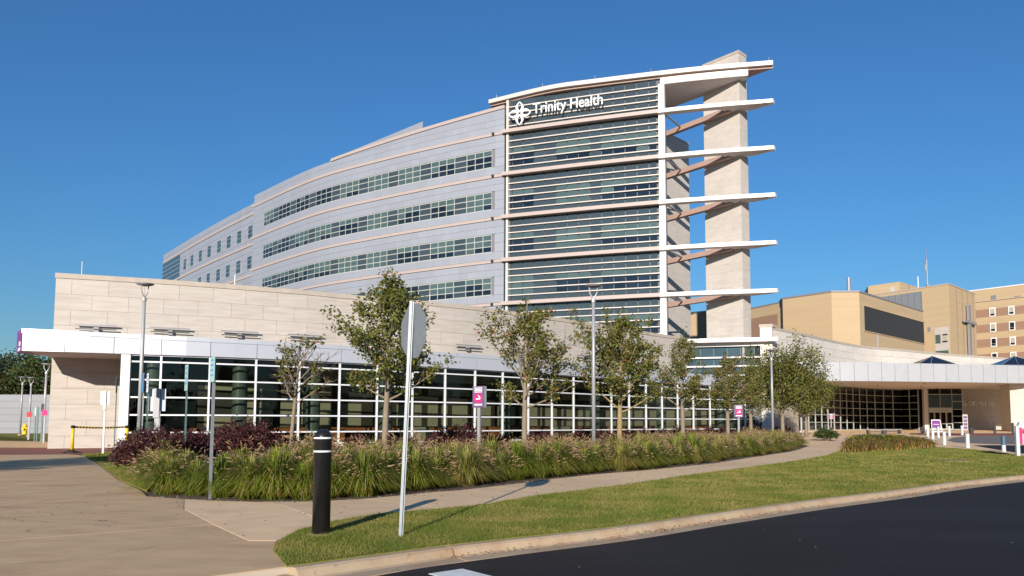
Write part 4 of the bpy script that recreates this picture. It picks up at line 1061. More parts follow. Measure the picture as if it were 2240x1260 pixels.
street_tree(tpos(1643, 60), th(1640, 790, 60), 1.9, 1.9, 'smallish street tree between the second purple sign and far lamp', 53, tr=.12, per=20, limbs=26, wts=(4, 4, 3, 3, 1, .2))
street_tree(tpos(1712, 66), th(1728, 812, 66), 1.9, 3.1, 'dense round street tree before the white entrance canopy', 59, tr=.15, per=26, limbs=38, peak=.3, shape=3.2, wts=(6, 4, 4, 2, .4, .05), spread=.3, size=.2)
street_tree(tpos(1765, 71), th(1772, 832, 71), 1.8, 2.5, 'rightmost bushy street tree next to the entrance glass', 61, tr=.14, per=24, limbs=30, peak=.3, shape=3.2, wts=(6, 5, 2, 3, .5, .05), spread=.28, size=.19)

def big_tree(x, y, H, Rc, label, seed, pal, size=.5, group='trees behind the grey panel wall'):
    rng = np.random.default_rng(seed); t = thing('broadleaf_tree', label, 'tree', (x, y, gz(y) - .1), group)
    tk = MB().tube([(0, 0, 0), (.1, 0, H * .35), (.2, .1, H * .7)], [.35, .28, .1], 8); cl = []
    for k in range(150):
        f = rng.random(); zz = H * (.18 + .8 * f); rr = Rc * math.sin(math.pi * min(.15 + f * .8, 1)) ** .7 * rng.uniform(.35, 1.1) ** .5
        a = rng.random() * 6.283; cl.append((rr * math.cos(a), rr * math.sin(a), zz))
        if k % 6 == 0: tk.tube([(.1, 0, zz * .55), (rr * .6 * math.cos(a), rr * .6 * math.sin(a), zz * .92)], [.1, .03], 5)
    part('trunk', tk, M['bark'], t, smooth=True)
    V, Fc, T = leaf_cloud(rng, cl, 34, .55, size, pal, [4, 3, 2])
    np_mesh('crown', V, Fc, M['leaf'], t, T)
DG = [(.03, .05, .022), (.045, .065, .025), (.06, .075, .03)]; OG = [(.075, .075, .02), (.05, .062, .02), (.10, .085, .025)]
for px, Y, ytop, rc, lb_, sd, pal in ((-60, 104, 800, 5, 'dark green tree at the photo edge behind the grey wall', 71, DG), (5, 100, 793, 4.5, 'bushy dark tree behind the left end of the grey wall', 72, DG), (46, 108, 779, 5.2, 'tall bluish green tree, highest over the grey panel wall', 73, DG),
                                      (20, 94, 838, 4, 'olive brown shrubby tree rising just over the grey wall', 76, OG), (66, 96, 846, 3.6, 'low olive tree behind the grey wall near the far lamps', 77, OG), (93, 96, 782, 3.8, 'bright green tree partly behind the stone building corner', 74, [(.05, .085, .018), (.07, .1, .02), (.09, .075, .02)])):
    p = atY(px, ytop, Y); big_tree(p[0], Y, p[2] - gz(Y), rc, lb_, sd, pal)

# ================================================================ LAMPS
def lamp_post(px, Y, ytop, label, m, dark=False, rz=0.):
    x = atY(px, 960, Y)[0]; H = atY(px, ytop, Y)[2] - gz(Y)
    t = thing('street_lamp', label, 'street lamp', (x, Y, gz(Y)), 'disc topped street lamps by the building', rz)
    part('base', MB().lathe([(.2, -.1), (.2, .06), (.12, .1)], n=14), M['concrete'], t)
    part('pole', MB().tube([(0, 0, 0), (0, 0, H * .55), (0, 0, H - .75)], [.095, .085, .07], 14), m, t, smooth=True)
    yk = part('yoke', MB().tube([(0, 0, H - .85), (0, 0, H - .68)], .1, 12).tube([(0, 0, H - .7), (-.16, 0, H - .42), (-.2, 0, H - .1)], .032, 6).tube([(0, 0, H - .7), (.16, 0, H - .42), (.2, 0, H - .1)], .032, 6), m, t)
    part('lamp_head', MB().lathe([(.05, H - .16), (.22, H - .13), (.39, H - .06), (.38, H - .03), (.2, H), (.03, H + .01)], n=28), M['greysteel'], t, smooth=True)
    return t
lamp_post(303, 34.5, 619, 'disc topped lamp post in front of the stone wall and left glazing', M['polegrey'], rz=rad(70))
lamp_post(1299, 34.3, 622, 'pale disc topped lamp post between two trees, before the glass tower', M['palepole'])
lamp_post(1691, 57, 764, 'distant disc topped lamp post beside the dense round tree', M['palepole'])
for px, Y, yt, lb_ in ((47, 76, 824, 'far left disc lamp post beside the yellow hydrant'), (66, 72, 825, 'far disc lamp post behind the red arrow sign'), (98, 60, 795, 'far lamp post right against the stone building corner')):
    lamp_post(px - 4, Y, yt, lb_, M['palepole'], rz=.4)

# ================================================================ BOLLARD and STOP SIGN in front
bx, by = G(702, 1170)
bo = thing('bollard', 'large black bollard with two white bands on the lawn tip', 'bollard', (bx, by, 0))
h = atY(704, 938, by)[2]; r0 = .118
part('cover', MB().lathe([(r0, -.05), (r0, h - .17), (r0 + .004, h - .165)] + [((r0 + .004) * math.cos(a), h - .125 + .125 * math.sin(a)) for a in np.linspace(0, 1.5, 9)], n=36), M['black'], bo, smooth=True)
zA = atY(704, 958, by)[2]; zB = atY(704, 987, by)[2]
for z in (zA, zB): part('band', MB().lathe([(r0 + .001, z - .012), (r0 + .007, z - .011), (r0 + .007, z + .011), (r0 + .001, z + .012)], n=36), M['whitetape'], bo)
part('rim', MB().lathe([(r0 + .001, zA + .02), (r0 + .006, zA + .024), (r0 + .006, zA + .04), (r0 + .001, zA + .045)], n=36), M['black'], bo)
part('footing', MB().lathe([(.2, -.1), (.2, .014), (.14, .022)], n=24), M['concrete'], bo)
sx, sy = G(877, 1175)
tp_ = atY(903, 657, sy - .05); ss = thing('stop_sign', 'back of an octagonal stop sign on a galvanised post', 'road sign', (sx, sy, 0))
H = tp_[2]; lean = Vector((tp_[0] - sx - .02, 0, H))
def along(z): return Vector((lean.x * z / H, 0, z))
# U-channel post
def channel(z0, z1, w_=.06, dpt=.035, th_=.008):
    mb = MB(); prof = [(-w_ / 2, 0), (-w_ / 2, th_), (-w_ * .22, th_), (-w_ * .22, dpt), (w_ * .22, dpt), (w_ * .22, th_), (w_ / 2, th_), (w_ / 2, 0), (w_ * .1, 0), (w_ * .1, dpt - th_), (-w_ * .1, dpt - th_), (-w_ * .1, 0)]
    a, b = along(z0), along(z1)
    cs = 1.0
    mb.v += [(a.x + p * cs, -q, z0) for p, q in prof] + [(b.x + p * cs, -q, z1) for p, q in prof]
    n_ = len(prof); mb.f += [(i, (i + 1) % n_, n_ + (i + 1) % n_, n_ + i) for i in range(n_)]; mb.f += [tuple(range(n_))[::-1], tuple(range(n_, 2 * n_))]
    return mb
pst = part('post', channel(-.2, H - .01), M['galv'], ss)
zc = atY(898, 724, sy)[2]; Rr = .40; ca = along(zc)
rzp = rad(-52)
def plate(R_, th_, off):
    mb = MB(); v = []
    for o in (off, off + th_):
        for k in range(8):
            a = math.pi / 8 + k * math.pi / 4; u_, w_ = R_ * math.cos(a), R_ * math.sin(a)
            v.append((ca.x + u_ * math.cos(rzp) - o * math.sin(rzp) * 1, u_ * math.sin(rzp) + o * math.cos(rzp), zc + w_))
    mb.add(v, [tuple(range(8)), tuple(range(15, 7, -1))] + [(k, k + 8, (k + 1) % 8 + 8, (k + 1) % 8) for k in range(8)])
    return mb
pl_ = part('sign_plate', plate(Rr, .004, .04), M['galv'], ss)
part('sign_face', plate(Rr - .01, .002, .0452), M['red'], ss)
for dz in (-.2, .2): 
    c_ = along(zc + dz); part('bolt', MB().tube([(c_.x, -.045, zc + dz), (c_.x, .0, zc + dz)], .011, 6), M['galv'], pst)

# ================================================================ PURPLE WAYFINDING SIGNS
def purple_sign(px, ybase, ytop, label, wdt=.56, hgt=.86, rz=0., lines=4, depth=.12):
    x, y = G(px, ybase); H = atY(px, ytop, y)[2] - gz(y); s_ = H / 3.1
    t = thing('wayfinding_sign', label, 'sign', (x, y, gz(y)), 'purple arrow signs along the path', rz)
    s_ = 1 if H > 2.6 else H / 3.1
    w_, h_ = wdt * s_, hgt * s_
    part('post', MB().box(-.06 * s_, 0, -.2, .06 * s_, .1 * s_, H - h_), M['palepole'], t)
    bd = part('sign_box', MB().box(-w_ / 2, -.02, H - h_, w_ / 2, depth, H), M['whiteplastic'], t)
    part('sign_panel', MB().box(-w_ / 2, -.034, H - h_ + .005, w_ / 2, -.022, H - .005), M['signpurple'], t)
    cz_ = H - h_ * .56; rr = w_ * .36
    def disc(R0, R1, y0):
        mb = MB(); n_ = 26
        for R_ in (R0, R1):
            for k in range(n_): a = 2 * math.pi * k / n_; mb.v.append((R_ * math.cos(a), y0, cz_ + R_ * math.sin(a) * 1.05))
        for k in range(n_): mb.f.append((k, (k + 1) % n_, n_ + (k + 1) % n_, n_ + k))
        return mb
    part('arrow_disc', disc(rr, .001, -.039), M['magenta'], t)
    a = MB(); z_ = cz_; k_ = rr
    a.add([(p * k_, -.044, z_ + q * k_) for p, q in ((-.55, -.3), (.15, -.3), (.15, -.02), (-.55, -.02))], [(0, 1, 2, 3)])
    a.add([(p * k_, -.044, z_ + q * k_) for p, q in ((.15, -.3), (.45, -.25), (.6, -.02), (.5, .2), (.15, .6), (-.1, .6), (.2, .15), (.15, -.02))], [(0, 1, 2, 3, 4, 5, 6, 7)])
    part('arrow', a, M['signwhite'], t)
    for i in range(lines):
        zz = H - h_ * (.08 + .065 * i); ww = w_ * (.36 - .03 * (i % 2))
        part('text_line', MB().box(-ww, -.041, zz - h_ * .017, ww, -.036, zz + h_ * .017), M['signwhite'], t)
    part('text_line', MB().box(-w_ * .34, -.041, H - h_ * .9, w_ * .34, -.036, H - h_ * .83), M['signwhite'], t)
    return t
purple_sign(1046, 1010, 845, 'purple sign with magenta arrow disc beside the broad tree, nearest of its kind', wdt=.54, rz=rad(-26), depth=.16)
purple_sign(1617, 973, 886, 'purple arrow sign standing in grasses before the distant trees', wdt=.62, rz=rad(4))
purple_sign(1819, 950, 905, 'small purple arrow sign in front of the entrance glass', wdt=.7, hgt=.8, rz=0)
purple_sign(1757, 952, 907, 'small dark purple sign under the rightmost bushy tree', wdt=.62, hgt=.4, rz=.3)
def small_sign(px, ybase, ytop, label, pw_, ph, m_face, m_post, rz=0., postr=.03, cat='sign', off=0., strips=None, back=False):
    x, y = G(px, ybase); t = thing('sign_post', label, cat, (x, y, gz(y)), 'small signs along the driveway', rz)
    H = atY(px, ytop, y)[2] - gz(y)
    part('post', MB().box(-postr, -.025, -.2, postr, .025, H), m_post, t)
    pn = part('sign_plate', MB().box(off - pw_ / 2, -.045, H - ph, off + pw_ / 2, -.03, H + .0), m_face, t)
    if strips:
        for f in range(strips): part('text_line', MB().box(off - pw_ * .3, -.049, H - ph * (.1 + .8 * f / strips) - ph * .06, off + pw_ * .3, -.046, H - ph * (.1 + .8 * f / strips)), M['signblue'], pn)
    if back: part('post_rail', MB().box(-postr * 1.3, -.1, H - ph - .3, postr * 1.3, -.05, H + .02), m_post, t)
    return t
small_sign(459, 1089, 781, 'green edge on parking sign on tall post in the front grasses', .3, .52, M['signteal'], M['galv'], rz=rad(-50), strips=4, cat='parking sign')
small_sign(403, 1010, 798, 'edge on parking sign just right of the blank white sign', .5, 1.05, M['signteal'], M['greenpost'], rz=rad(-52), strips=4, cat='parking sign', postr=.05)
small_sign(318, 1002, 817, 'edge on pale parking sign right beside the left lamp post', .5, .85, M['signwhite'], M['greenpost'], rz=rad(-54), strips=4, cat='parking sign', postr=.045)
small_sign(308, 1001, 816, 'blue sign strip fixed in front of the left lamp post', .35, .9, M['signblue'], M['polegrey'], rz=rad(-54), cat='parking sign', postr=.03)
small_sign(340, 1000, 851, 'wide white sign seen from behind, left of the glazing', .78, 1.02, M['whiteplastic'], M['palepole'], cat='sign', postr=.11, back=True)
small_sign(225, 993, 856, 'blank white sign back by the yellow stanchions', .42, .68, M['whiteplastic'], M['palepole'], rz=.25, postr=.05, back=True)
small_sign(249, 995, 826, 'slim dark post with an edge on sign before the stone wall', .35, .75, M['greenpost'], M['greenpost'], rz=rad(-58), postr=.05, cat='parking sign')
small_sign(62, 962, 901, 'small red arrow sign on a pale post near the hydrant', .42, .42, M['red'], M['palepole'], cat='sign', postr=.08)
small_sign(95, 969, 897, 'small magenta sign beside the stone building corner', .42, .4, M['magenta'], M['palepole'], cat='sign', postr=.06)
small_sign(75, 966, 892, 'thin teal sign edge between the far left posts', .12, .6, M['signteal'], M['greenpost'], postr=.035)
small_sign(80, 967, 890, 'thin dark sign edge left of the magenta sign', .14, .6, M['greenpost'], M['greenpost'], postr=.04)
small_sign(90, 968, 883, 'dark upright sign next to the magenta sign', .2, .6, M['louvre'], M['greenpost'], postr=.06)

# stanchions ---------------------------------------------------------------
def stanchion(px, yb, yt, label):
    x, y = G(px, yb); H = atY(px, yt, y)[2]
    t = thing('stanchion', label, 'stanchion', (x, y, 0), 'yellow barrier stanchions by the stone wall')
    part('base', MB().lathe([(.42, .0), (.42, .04), (.1, .16), (.07, .18)], n=22), M['black'], t)
    part('post', MB().tube([(0, 0, .1), (0, 0, H - .1)], .082, 14), M['yellow'], t, smooth=True)
    part('cap', MB().lathe([(.1, H - .14), (.1, H), (.06, H + .02)], n=14), M['black'], t)
    return Vector((x, y, H - .07))
a = stanchion(157, 990, 931, 'yellow stanchion on the brick paving, left end of striped belt'); b = stanchion(276, 986.5, 931, 'yellow stanchion near the glazing, right end of striped belt')
belt = thing('barrier_belt', 'black and yellow striped belt strung between two stanchions', 'barrier belt', tuple(a))
N = 36
for i in range(N):
    p, q = a.lerp(b, i / N), a.lerp(b, (i + 1) / N)
    sag = lambda t: -.05 * math.sin(math.pi * t)
    part('belt_stripe', MB().hexa([(p.x, p.y, p.z - .05 + sag(i / N)), (q.x, q.y, q.z - .05 + sag((i + 1) / N)), (q.x, q.y + .01, q.z - .05 + sag((i + 1) / N)), (p.x, p.y + .01, p.z - .05 + sag(i / N))],
        [(p.x + .05, p.y, p.z + .05 + sag(i / N)), (q.x + .05, q.y, q.z + .05 + sag((i + 1) / N)), (q.x + .05, q.y + .01, q.z + .05 + sag((i + 1) / N)), (p.x + .05, p.y + .01, p.z + .05 + sag(i / N))]), M['yellow'] if i % 2 else M['black'], belt, world=True)
# hydrant
x, y = G(54, 950); hy = thing('fire_hydrant', 'yellow fire hydrant on the grass before the grey wall', 'hydrant', (x, y, gz(y)))
part('barrel', MB().lathe([(.3, 0), (.3, .08), (.2, .1), (.2, .75), (.27, .78), (.27, .86), (.2, .9), (.14, 1.05), (.05, 1.12)], n=16), M['yellow'], hy, smooth=False)
for sx_ in (-1, 1): part('outlet', MB().tube([(0, 0, .62), (sx_ * .36, -.05, .62)], .1, 10), M['yellow'], hy)
part('front_outlet', MB().tube([(0, 0, .55), (0, -.36, .55)], .13, 10), M['yellow'], hy)

# white bollards by the entrance ---------------------------------------------
def white_bollard(px, yb, yt, label, m=None, wpx=9, sleeve=False):
    x, y = G(px, yb); H = atY(px, yt, y)[2] - gz(y); rr = wpx / 2 / F * y
    t = thing('white_bollard', label, 'bollard', (x, y, gz(y)), 'white bollards at the entrance plaza')
    part('post', MB().lathe([(rr, -.1), (rr, H - rr * .9)], n=18), M['whiteplastic'], t)
    part('cap', MB().lathe([(rr * 1.12, H - rr * 1.0), (rr * 1.12, H - rr * .5), (rr * .8, H - rr * .15), (rr * .1, H)], n=18), M['whiteplastic'], t)
    part('collar', MB().lathe([(rr * 1.05, H * .9 - rr), (rr * 1.06, H * .93 - rr)], n=18), M['whiteplastic'], t)
    if sleeve: part('sleeve', MB().lathe([(rr * 1.14, H * .42), (rr * 1.14, H * .97), (rr * .4, H * 1.01)], n=18), M['bluecover'], t)
for px, yb, yt, lb_, w_ in ((2030, 963, 937.5, 'leftmost white bollard, at the tip of the flower bed', 6.5), (2041, 965.5, 935.5, 'white bollard second from the flower bed tip', 6.5), (2053, 957, 933, 'small white bollard in front of the board stand', 5.5),
                        (2066, 973, 943.5, 'white bollard alone before the sliding doors, on the plaza edge', 7.5), (2077, 954.5, 931.5, 'white bollard straight in front of the sliding doors', 5.5), (2105, 952, 930.5, 'white bollard at the right edge of the doors', 5.5), (2117, 979.5, 948, 'biggest white bollard, beside the lawn edge', 8.5)):
    white_bollard(px, yb, yt, lb_, wpx=w_)
white_bollard(2196, 988, 953, 'white bollard wearing a dark blue sleeve', wpx=8.5, sleeve=True)
# information sign at the right edge
x, y = G(2226, 998); H = atY(2226, 929, y)[2]
inf = thing('information_sign', 'white framed sign with red and grey panel at the right edge', 'sign', (x, y, gz(y)))
part('post', MB().box(-.06, -.06, -.1, .1, .06, H - .05), M['whiteplastic'], inf)
part('cap', MB().hexa([(.02, -.1, H - .12), (1.1, -.1, H - .1), (1.1, .1, H - .1), (.02, .1, H - .12)], [(.12, -.08, H + .12), (1.1, -.08, H + .16), (1.1, .08, H + .16), (.12, .08, H + .12)]), M['whiteplastic'], inf)
z0 = atY(2230, 972, y)[2]
pn = part('sign_panel', MB().box(.12, -.05, z0, 1.1, .05, H - .14), mat('panel_grey', (.36, .36, .38), .5), inf)
part('side_strip', MB().box(.12, -.07, z0, .22, -.052, H - .14), M['magenta'] , pn)
part('red_label', MB().box(.24, -.07, H - .42, .62, -.052, H - .22), M['red'], pn)
for q in range(2): part('white_dot', MB().lathe([(.06, -.01), (.06, .01)], n=12), M['signwhite'], pn).matrix_local = Matrix.Translation((.36, -.062, H - .58 - .26 * q)) @ Matrix.Rotation(math.pi / 2, 4, 'X')
part('red_disc', MB().lathe([(.1, -.01), (.1, .01)], n=16), M['red'], pn).matrix_local = Matrix.Translation((.44, -.062, z0 + .16)) @ Matrix.Rotation(math.pi / 2, 4, 'X')

# entrance furniture -----------------------------------------------------------
def bench(px, yb, label):
    x, y = G(px, yb); t = thing('bench', label, 'bench', (x, y, gz(y)), 'benches under the entrance canopy')
    part('seat', MB().box(-1.0, -.25, .42, 1.0, .25, .5), M['greysteel'], t)
    for s_ in (-.8, .8): part('leg', MB().box(s_ - .12, -.22, 0, s_ + .12, .22, .42), M['louvre'], t)
    part('rail', MB().box(-.68, -.04, .2, .68, .04, .28), M['louvre'], t)
bench(1916, 949.5, 'low grey bench beside the planter ledge under the canopy'); bench(1952, 948.5, 'low grey bench nearer the entrance doors')
x, y = G(2048, 951); af = thing('board_stand', 'folding board stand with purple notice in front of the doors', 'sign stand', (x, y, gz(y)), rz=.1)
part('board', MB().box(-.42, -.06, .75, .42, -.02, 1.45), M['purple'], af); part('text_line', MB().box(-.3, -.075, 1.05, .3, -.062, 1.1), M['signwhite'], af)
part('header', MB().box(-.42, -.06, 1.47, .42, -.02, 1.56), M['signwhite'], af)
for s_ in (-1, 1): part('leg', MB().tube([(s_ * .45, .0, 1.56), (s_ * .62, -.25, 0)], .035, 6), M['signwhite'], af)
for z_ in (.3, .55): part('shelf', MB().box(-.48, -.2, z_, .48, -.05, z_ + .08), M['signwhite'], af)
def bin_(px, yb, yt, label, m1, m2, wpx):
    x, y = G(px, yb); H = atY(px, yt, y)[2] - gz(y); rr = wpx / 2 / F * y; t = thing('litter_bin', label, 'litter bin', (x, y, gz(y)), 'bins by the entrance')
    part('body', MB().lathe([(rr * .9, 0), (rr, H * .55)], n=16), m1, t); part('lid', MB().lathe([(rr * 1.05, H * .56), (rr * 1.05, H * .8), (rr * .6, H)], n=16), m2, t)
bin_(2018, 949, 933, 'stone sided litter bin with dark lid left of the doors', M['stone2'], M['louvre'], 9); bin_(2125, 948, 934, 'black round topped litter bin against the lettered wall', M['louvre'], M['louvre'], 10)
x, y = G(2112.5, 951); nb = thing('notice_stand', 'upright notice board with stacked notices right of the doors', 'sign', (x, y, gz(y)))
part('panel', MB().box(-.26, -.03, .45, .26, .03, 2.1), M['stone2'], nb); part('post', MB().box(-.05, .03, 0, .05, .08, 1.2), M['greysteel'], nb); part('foot', MB().box(-.3, -.2, 0, .3, .25, .04), M['louvre'], nb)
for k in range(4): part('notice', MB().box(-.18, -.045, .6 + k * .36, .18, -.032, .85 + k * .36), M['signpurple'], nb)
for px in (2176.5, 2216): 
    x, y = G(px, 949.5); t = thing('dark_bollard', 'dark bollard in the shade before the lettered wall' if px < 2200 else 'dark bollard in shade next to the added sunlit wall block', 'bollard', (x, y, gz(y)))
    part('post', MB().lathe([(.12, -.1), (.12, 1.15), (.06, 1.22)], n=12), M['louvre'], t)
x, y = G(2085, 1009); mh = thing('utility_cover', 'flat utility cover set into the lawn', 'utility cover', (x, y, .012))
part('frame', MB().box(-.62, -.5, -.03, .62, .5, .02), M['kerb'], mh); part('lid', MB().box(-.55, -.43, .0, .55, .43, .028), mat('cover_lid', (.16, .11, .09), .8, var=.2), mh)

# ================================================================ PLANTING
BL = [(.17, .24, .02), (.13, .20, .018), (.25, .26, .04), (.38, .31, .11)]
def grass_clump(seed, Hh=1.0, Rr=.75, nb=430, npl=90, tan=1., mix=(.34, .26, .24, .16)):
    rng = np.random.default_rng(seed); V = []; Fc = []; T = []
    az = rng.random(nb) * 6.283; out = rng.random(nb) ** .6; hh = Hh * (.92 - .4 * out ** 2) * rng.uniform(.6, 1.05, nb); rr = Rr * out * rng.uniform(.8, 1.15, nb) + .05
    r0 = .02 + .26 * out * rng.random(nb); w_ = rng.uniform(.005, .009, nb)
    ts = np.array([0, .35, .7, 1.])
    rad_ = r0[:, None] + rr[:, None] * ts[None] ** 1.15
    zz = hh[:, None] * (1 - (1 - ts[None]) ** 2.1) * (1 - (.78 * out ** 1.5)[:, None] * ts[None] ** 2.2)
    cx = np.cos(az)[:, None] * rad_; cy = np.sin(az)[:, None] * rad_
    px_, py_ = -np.sin(az)[:, None], np.cos(az)[:, None]
    ww = w_[:, None] * np.array([1, 1, .75, .1])[None]
    A = np.stack([cx + px_ * ww, cy + py_ * ww, zz], -1); B = np.stack([cx - px_ * ww, cy - py_ * ww, zz], -1)
    V = np.concatenate([A, B], 1).reshape(-1, 3)       # 8 verts per blade
    base = (np.arange(nb) * 8)[:, None, None]
    quad = np.array([[0, 1, 5, 4], [1, 2, 6, 5], [2, 3, 7, 6]])[None]
    Fc = (base + quad).reshape(-1, 4)
    pal = np.array(BL)[rng.choice(4, nb, p=mix)] * rng.uniform(.75, 1.25, (nb, 1))
    T = np.repeat(pal, 8, 0)
    old = (np.tile(np.arange(8) % 4 == 3, nb))[:, None]
    T = T * np.where(old, [[1.5, 1.15, 1.0]], 1.)
    # plumes: spindles at the ends of arching stalks, mostly on the upper outside
    PV = []; PF = []; PT = []
    for i in range(npl):
        a = rng.random() * 6.283; o = .25 + .75 * math.sqrt(rng.random()); R1 = Rr * o * rng.uniform(.85, 1.3); zt_ = Hh * (1.16 - .62 * o ** 1.8) * rng.uniform(.84, 1.06)
        d_ = Vector((math.cos(a), math.sin(a), 0)); tipd = (d_ * (.35 + .75 * o) + Vector((rng.normal(0, .2), rng.normal(0, .2), 1.0 - .75 * o))).normalized()
        p0 = d_ * (R1 * .72) + Vector((0, 0, zt_ - .08)); Lp_ = rng.uniform(.075, .13); k = len(PV); wd_ = rng.uniform(.007, .012)
        u_ = tipd.cross(Vector((.2, .3, 1))).normalized(); v_ = tipd.cross(u_)
        for f_, r_ in ((0, .25), (.3, 1), (.7, .8), (1, .1)):
            c_ = p0 + tipd * Lp_ * f_ + Vector((0, 0, -.02 * f_ * f_))
            for j_ in range(4):
                q = c_ + (u_ * math.cos(j_ * 1.571) + v_ * math.sin(j_ * 1.571)) * wd_ * r_ * rng.uniform(.8, 1.2); PV.append(tuple(q))
        for r_ in range(3):
            for j_ in range(4): PF.append((k + r_ * 4 + j_, k + r_ * 4 + (j_ + 1) % 4, k + r_ * 4 + 4 + (j_ + 1) % 4, k + r_ * 4 + 4 + j_))
        c_ = np.array([(.42, .27, .15), (.36, .235, .13), (.48, .33, .20)][rng.integers(3)]) * rng.uniform(.75, 1.2) * tan; PT += [tuple(c_)] * 16
        # stalk
        k2 = len(PV); b0 = d_ * .08; mid_ = d_ * (R1 * .4) + Vector((0, 0, zt_ * .72)); s_ = Vector((-d_.y, d_.x, 0)) * .0025
        for q in (b0, mid_, p0): PV += [tuple(q + s_), tuple(q - s_)]; PT += [(.16, .15, .05)] * 2
        PF += [(k2, k2 + 2, k2 + 3, k2 + 1), (k2 + 2, k2 + 4, k2 + 5, k2 + 3)]
    return (V, Fc, T), (np.array(PV), np.array(PF), np.array(PT))
protos = []
CL_LABEL = 'clump of fountain grass with tan plumes in the bed'
CL_GROUP = 'fountain grass clumps along the path'
def make_proto(seed, **kw):
    bl, pm = grass_clump(seed, **kw)
    t = thing('fountain_grass', CL_LABEL, 'ornamental grass', (0, 0, 0), CL_GROUP)
    np_mesh('blades', *bl[:2], M['blade'], t, bl[2]); np_mesh('plumes', *pm[:2], M['plume'], t, pm[2]); return t
protos = [make_proto(101, nb=1300, npl=46), make_proto(102, nb=1300, npl=90), make_proto(103, nb=1200, npl=70), make_proto(104, nb=1100, npl=140, tan=1.05), make_proto(105, nb=1100, npl=185), make_proto(106, nb=1000, npl=60, mix=(.12, .1, .28, .5)), make_proto(107, nb=1200, npl=22, Hh=1.12, mix=(.5, .4, .08, .02))]
used = set()
def put_clump(x, y, s, k=None):
    k = R.randrange(len(protos)) if k is None else k
    if k in used: o = copy_tree(protos[k])
    else: o = protos[k]; used.add(k)
    o.location = (x, y, gz(y) - .04); o.rotation_euler = (0, 0, R.random() * 6.28); o.scale = (s, s, s * R.uniform(.92, 1.08))
edge = Path(far[1:-2], straight=True)
def row(off, q0, q1, step, smin, smax, ks, skip=()):
    q = q0
    while q < q1:
        p = edge.at(q, off + R.uniform(-.3, .18)); s_ = R.uniform(smin, smax)
        px_ = F * p.x / p.y + CX
        if not any(a < px_ < b for a, b in skip): put_clump(p.x, p.y, s_, R.choice(ks if px_ < 860 else ks + [3, 4, 1]))
        q += step * R.uniform(.85, 1.15)
gap = [(1305, 1330)]
row(-.95, .35, edge.L, .82, .85, 1.2, [0, 6, 1, 2, 3, 5, 6], gap)
row(-1.8, .9, edge.L, .95, 1.05, 1.3, [0, 1, 2, 6, 3, 4, 5], gap)
row(-3.0, 1.6, edge.L, 1.25, 1.08, 1.32, [1, 2, 3, 4, 4], gap)
for _px, _py in ((345, 1066), (330, 1046), (372, 1078), (365, 1050), (405, 1062), (350, 1030)):
    _x, _y = G(_px, _py); put_clump(_x, _y, R.uniform(1.0, 1.2), R.choice([0, 1, 3]))
row(-4.3, 4, edge.L * .8, 1.6, .95, 1.15, [3, 4, 4])
row(-5.8, 6, edge.L * .55, 2.2, .9, 1.1, [3, 4])

# purple barberry shrubs
PR = [(.075, .022, .022), (.055, .017, .02), (.11, .035, .03), (.16, .05, .035)]
def shrub_proto(seed, name, label, cat, group, pal, wts, Hh=1.1, Rr=.8, n=150, per=9, size=.085, spiky=True):
    rng = np.random.default_rng(seed); t = thing(name, label, cat, (0, 0, 0), group); st = MB(); cl = []
    for i in range(n):
        a = rng.random() * 6.283; o = math.sqrt(rng.random()); e = Vector((math.cos(a) * Rr * o, math.sin(a) * Rr * o, Hh * (1 - .5 * o * o) * rng.uniform(.6, 1.12)))
        b = Vector((e.x * .15, e.y * .15, 0)); m_ = b.lerp(e, .55) + Vector((0, 0, .15))
        if i % 2 == 0: st.tube([b, m_, e], [.01, .007, .003], 3, False)
        cl += [tuple(e), tuple(m_.lerp(e, .6)), tuple(m_)]
    part('stems', st, M['twig'], t)
    V, Fc, T = leaf_cloud(rng, cl, per, .055, size, pal, wts, -.1); np_mesh('leaves', V, Fc, M['leaf'], t, T); return t
bp = [shrub_proto(201 + i, 'barberry_shrub', 'purple leaved barberry shrub in the bed before the glazing', 'shrub', 'purple barberry shrubs along the glazed wall', PR, [4, 3, 2.5, 1]) for i in range(2)]
spots = []
for px, yb in ((305, 1040), (312, 1022), (345, 1015), (375, 1010), (408, 1006), (330, 1002), (360, 998), (435, 1003), (465, 1000), (500, 1000), (530, 1000)):
    x, y = G(px, yb); spots.append((x, y, R.uniform(.95, 1.25)))
x, y = G(520, 1010); spots += [(x, y, 1.45), (x + .9, y - .2, 1.4)]
for i in range(34):
    q = FP.atpx(560) + (FP.atpx(1640) - FP.atpx(560)) * i / 33; p = FP.at(q, 9 - 4.5 * i / 33 + R.uniform(-.6, .6)); spots.append((p.x, p.y, R.uniform(.7, .92)))
x, y = G(1040, 1000); spots += [(x - .6, y + 1, 1.35), (x - 1.6, y + 1.4, 1.2)]
for i, (x, y, s_) in enumerate(spots):
    o = bp[i] if i < 2 else copy_tree(bp[i % 2])
    if 10 < i < 13: o['label'] = 'tallest purple barberry shrub rising beside the edge on parking sign' if i == 11 else 'tall purple barberry shrub overlapping the tallest one on its right'
    elif i < 11: o['label'] = 'purple barberry shrub at the left end of the bed, below the white signs'
    o.location = (x, y, gz(y) - .05); o.scale = (s_, s_, s_); o.rotation_euler = (0, 0, R.random() * 6)
gp_ = shrub_proto(301, 'green_shrub', 'small round green shrub at the far end of the bed', 'shrub', None, [(.05, .075, .02), (.075, .095, .025)], [1, 1], Hh=1.0, Rr=1.0, n=160, per=10, size=.13)
gp_.location = (*G(1807, 964), 0); gp_.location.z = gz(gp_.location.y) - .05
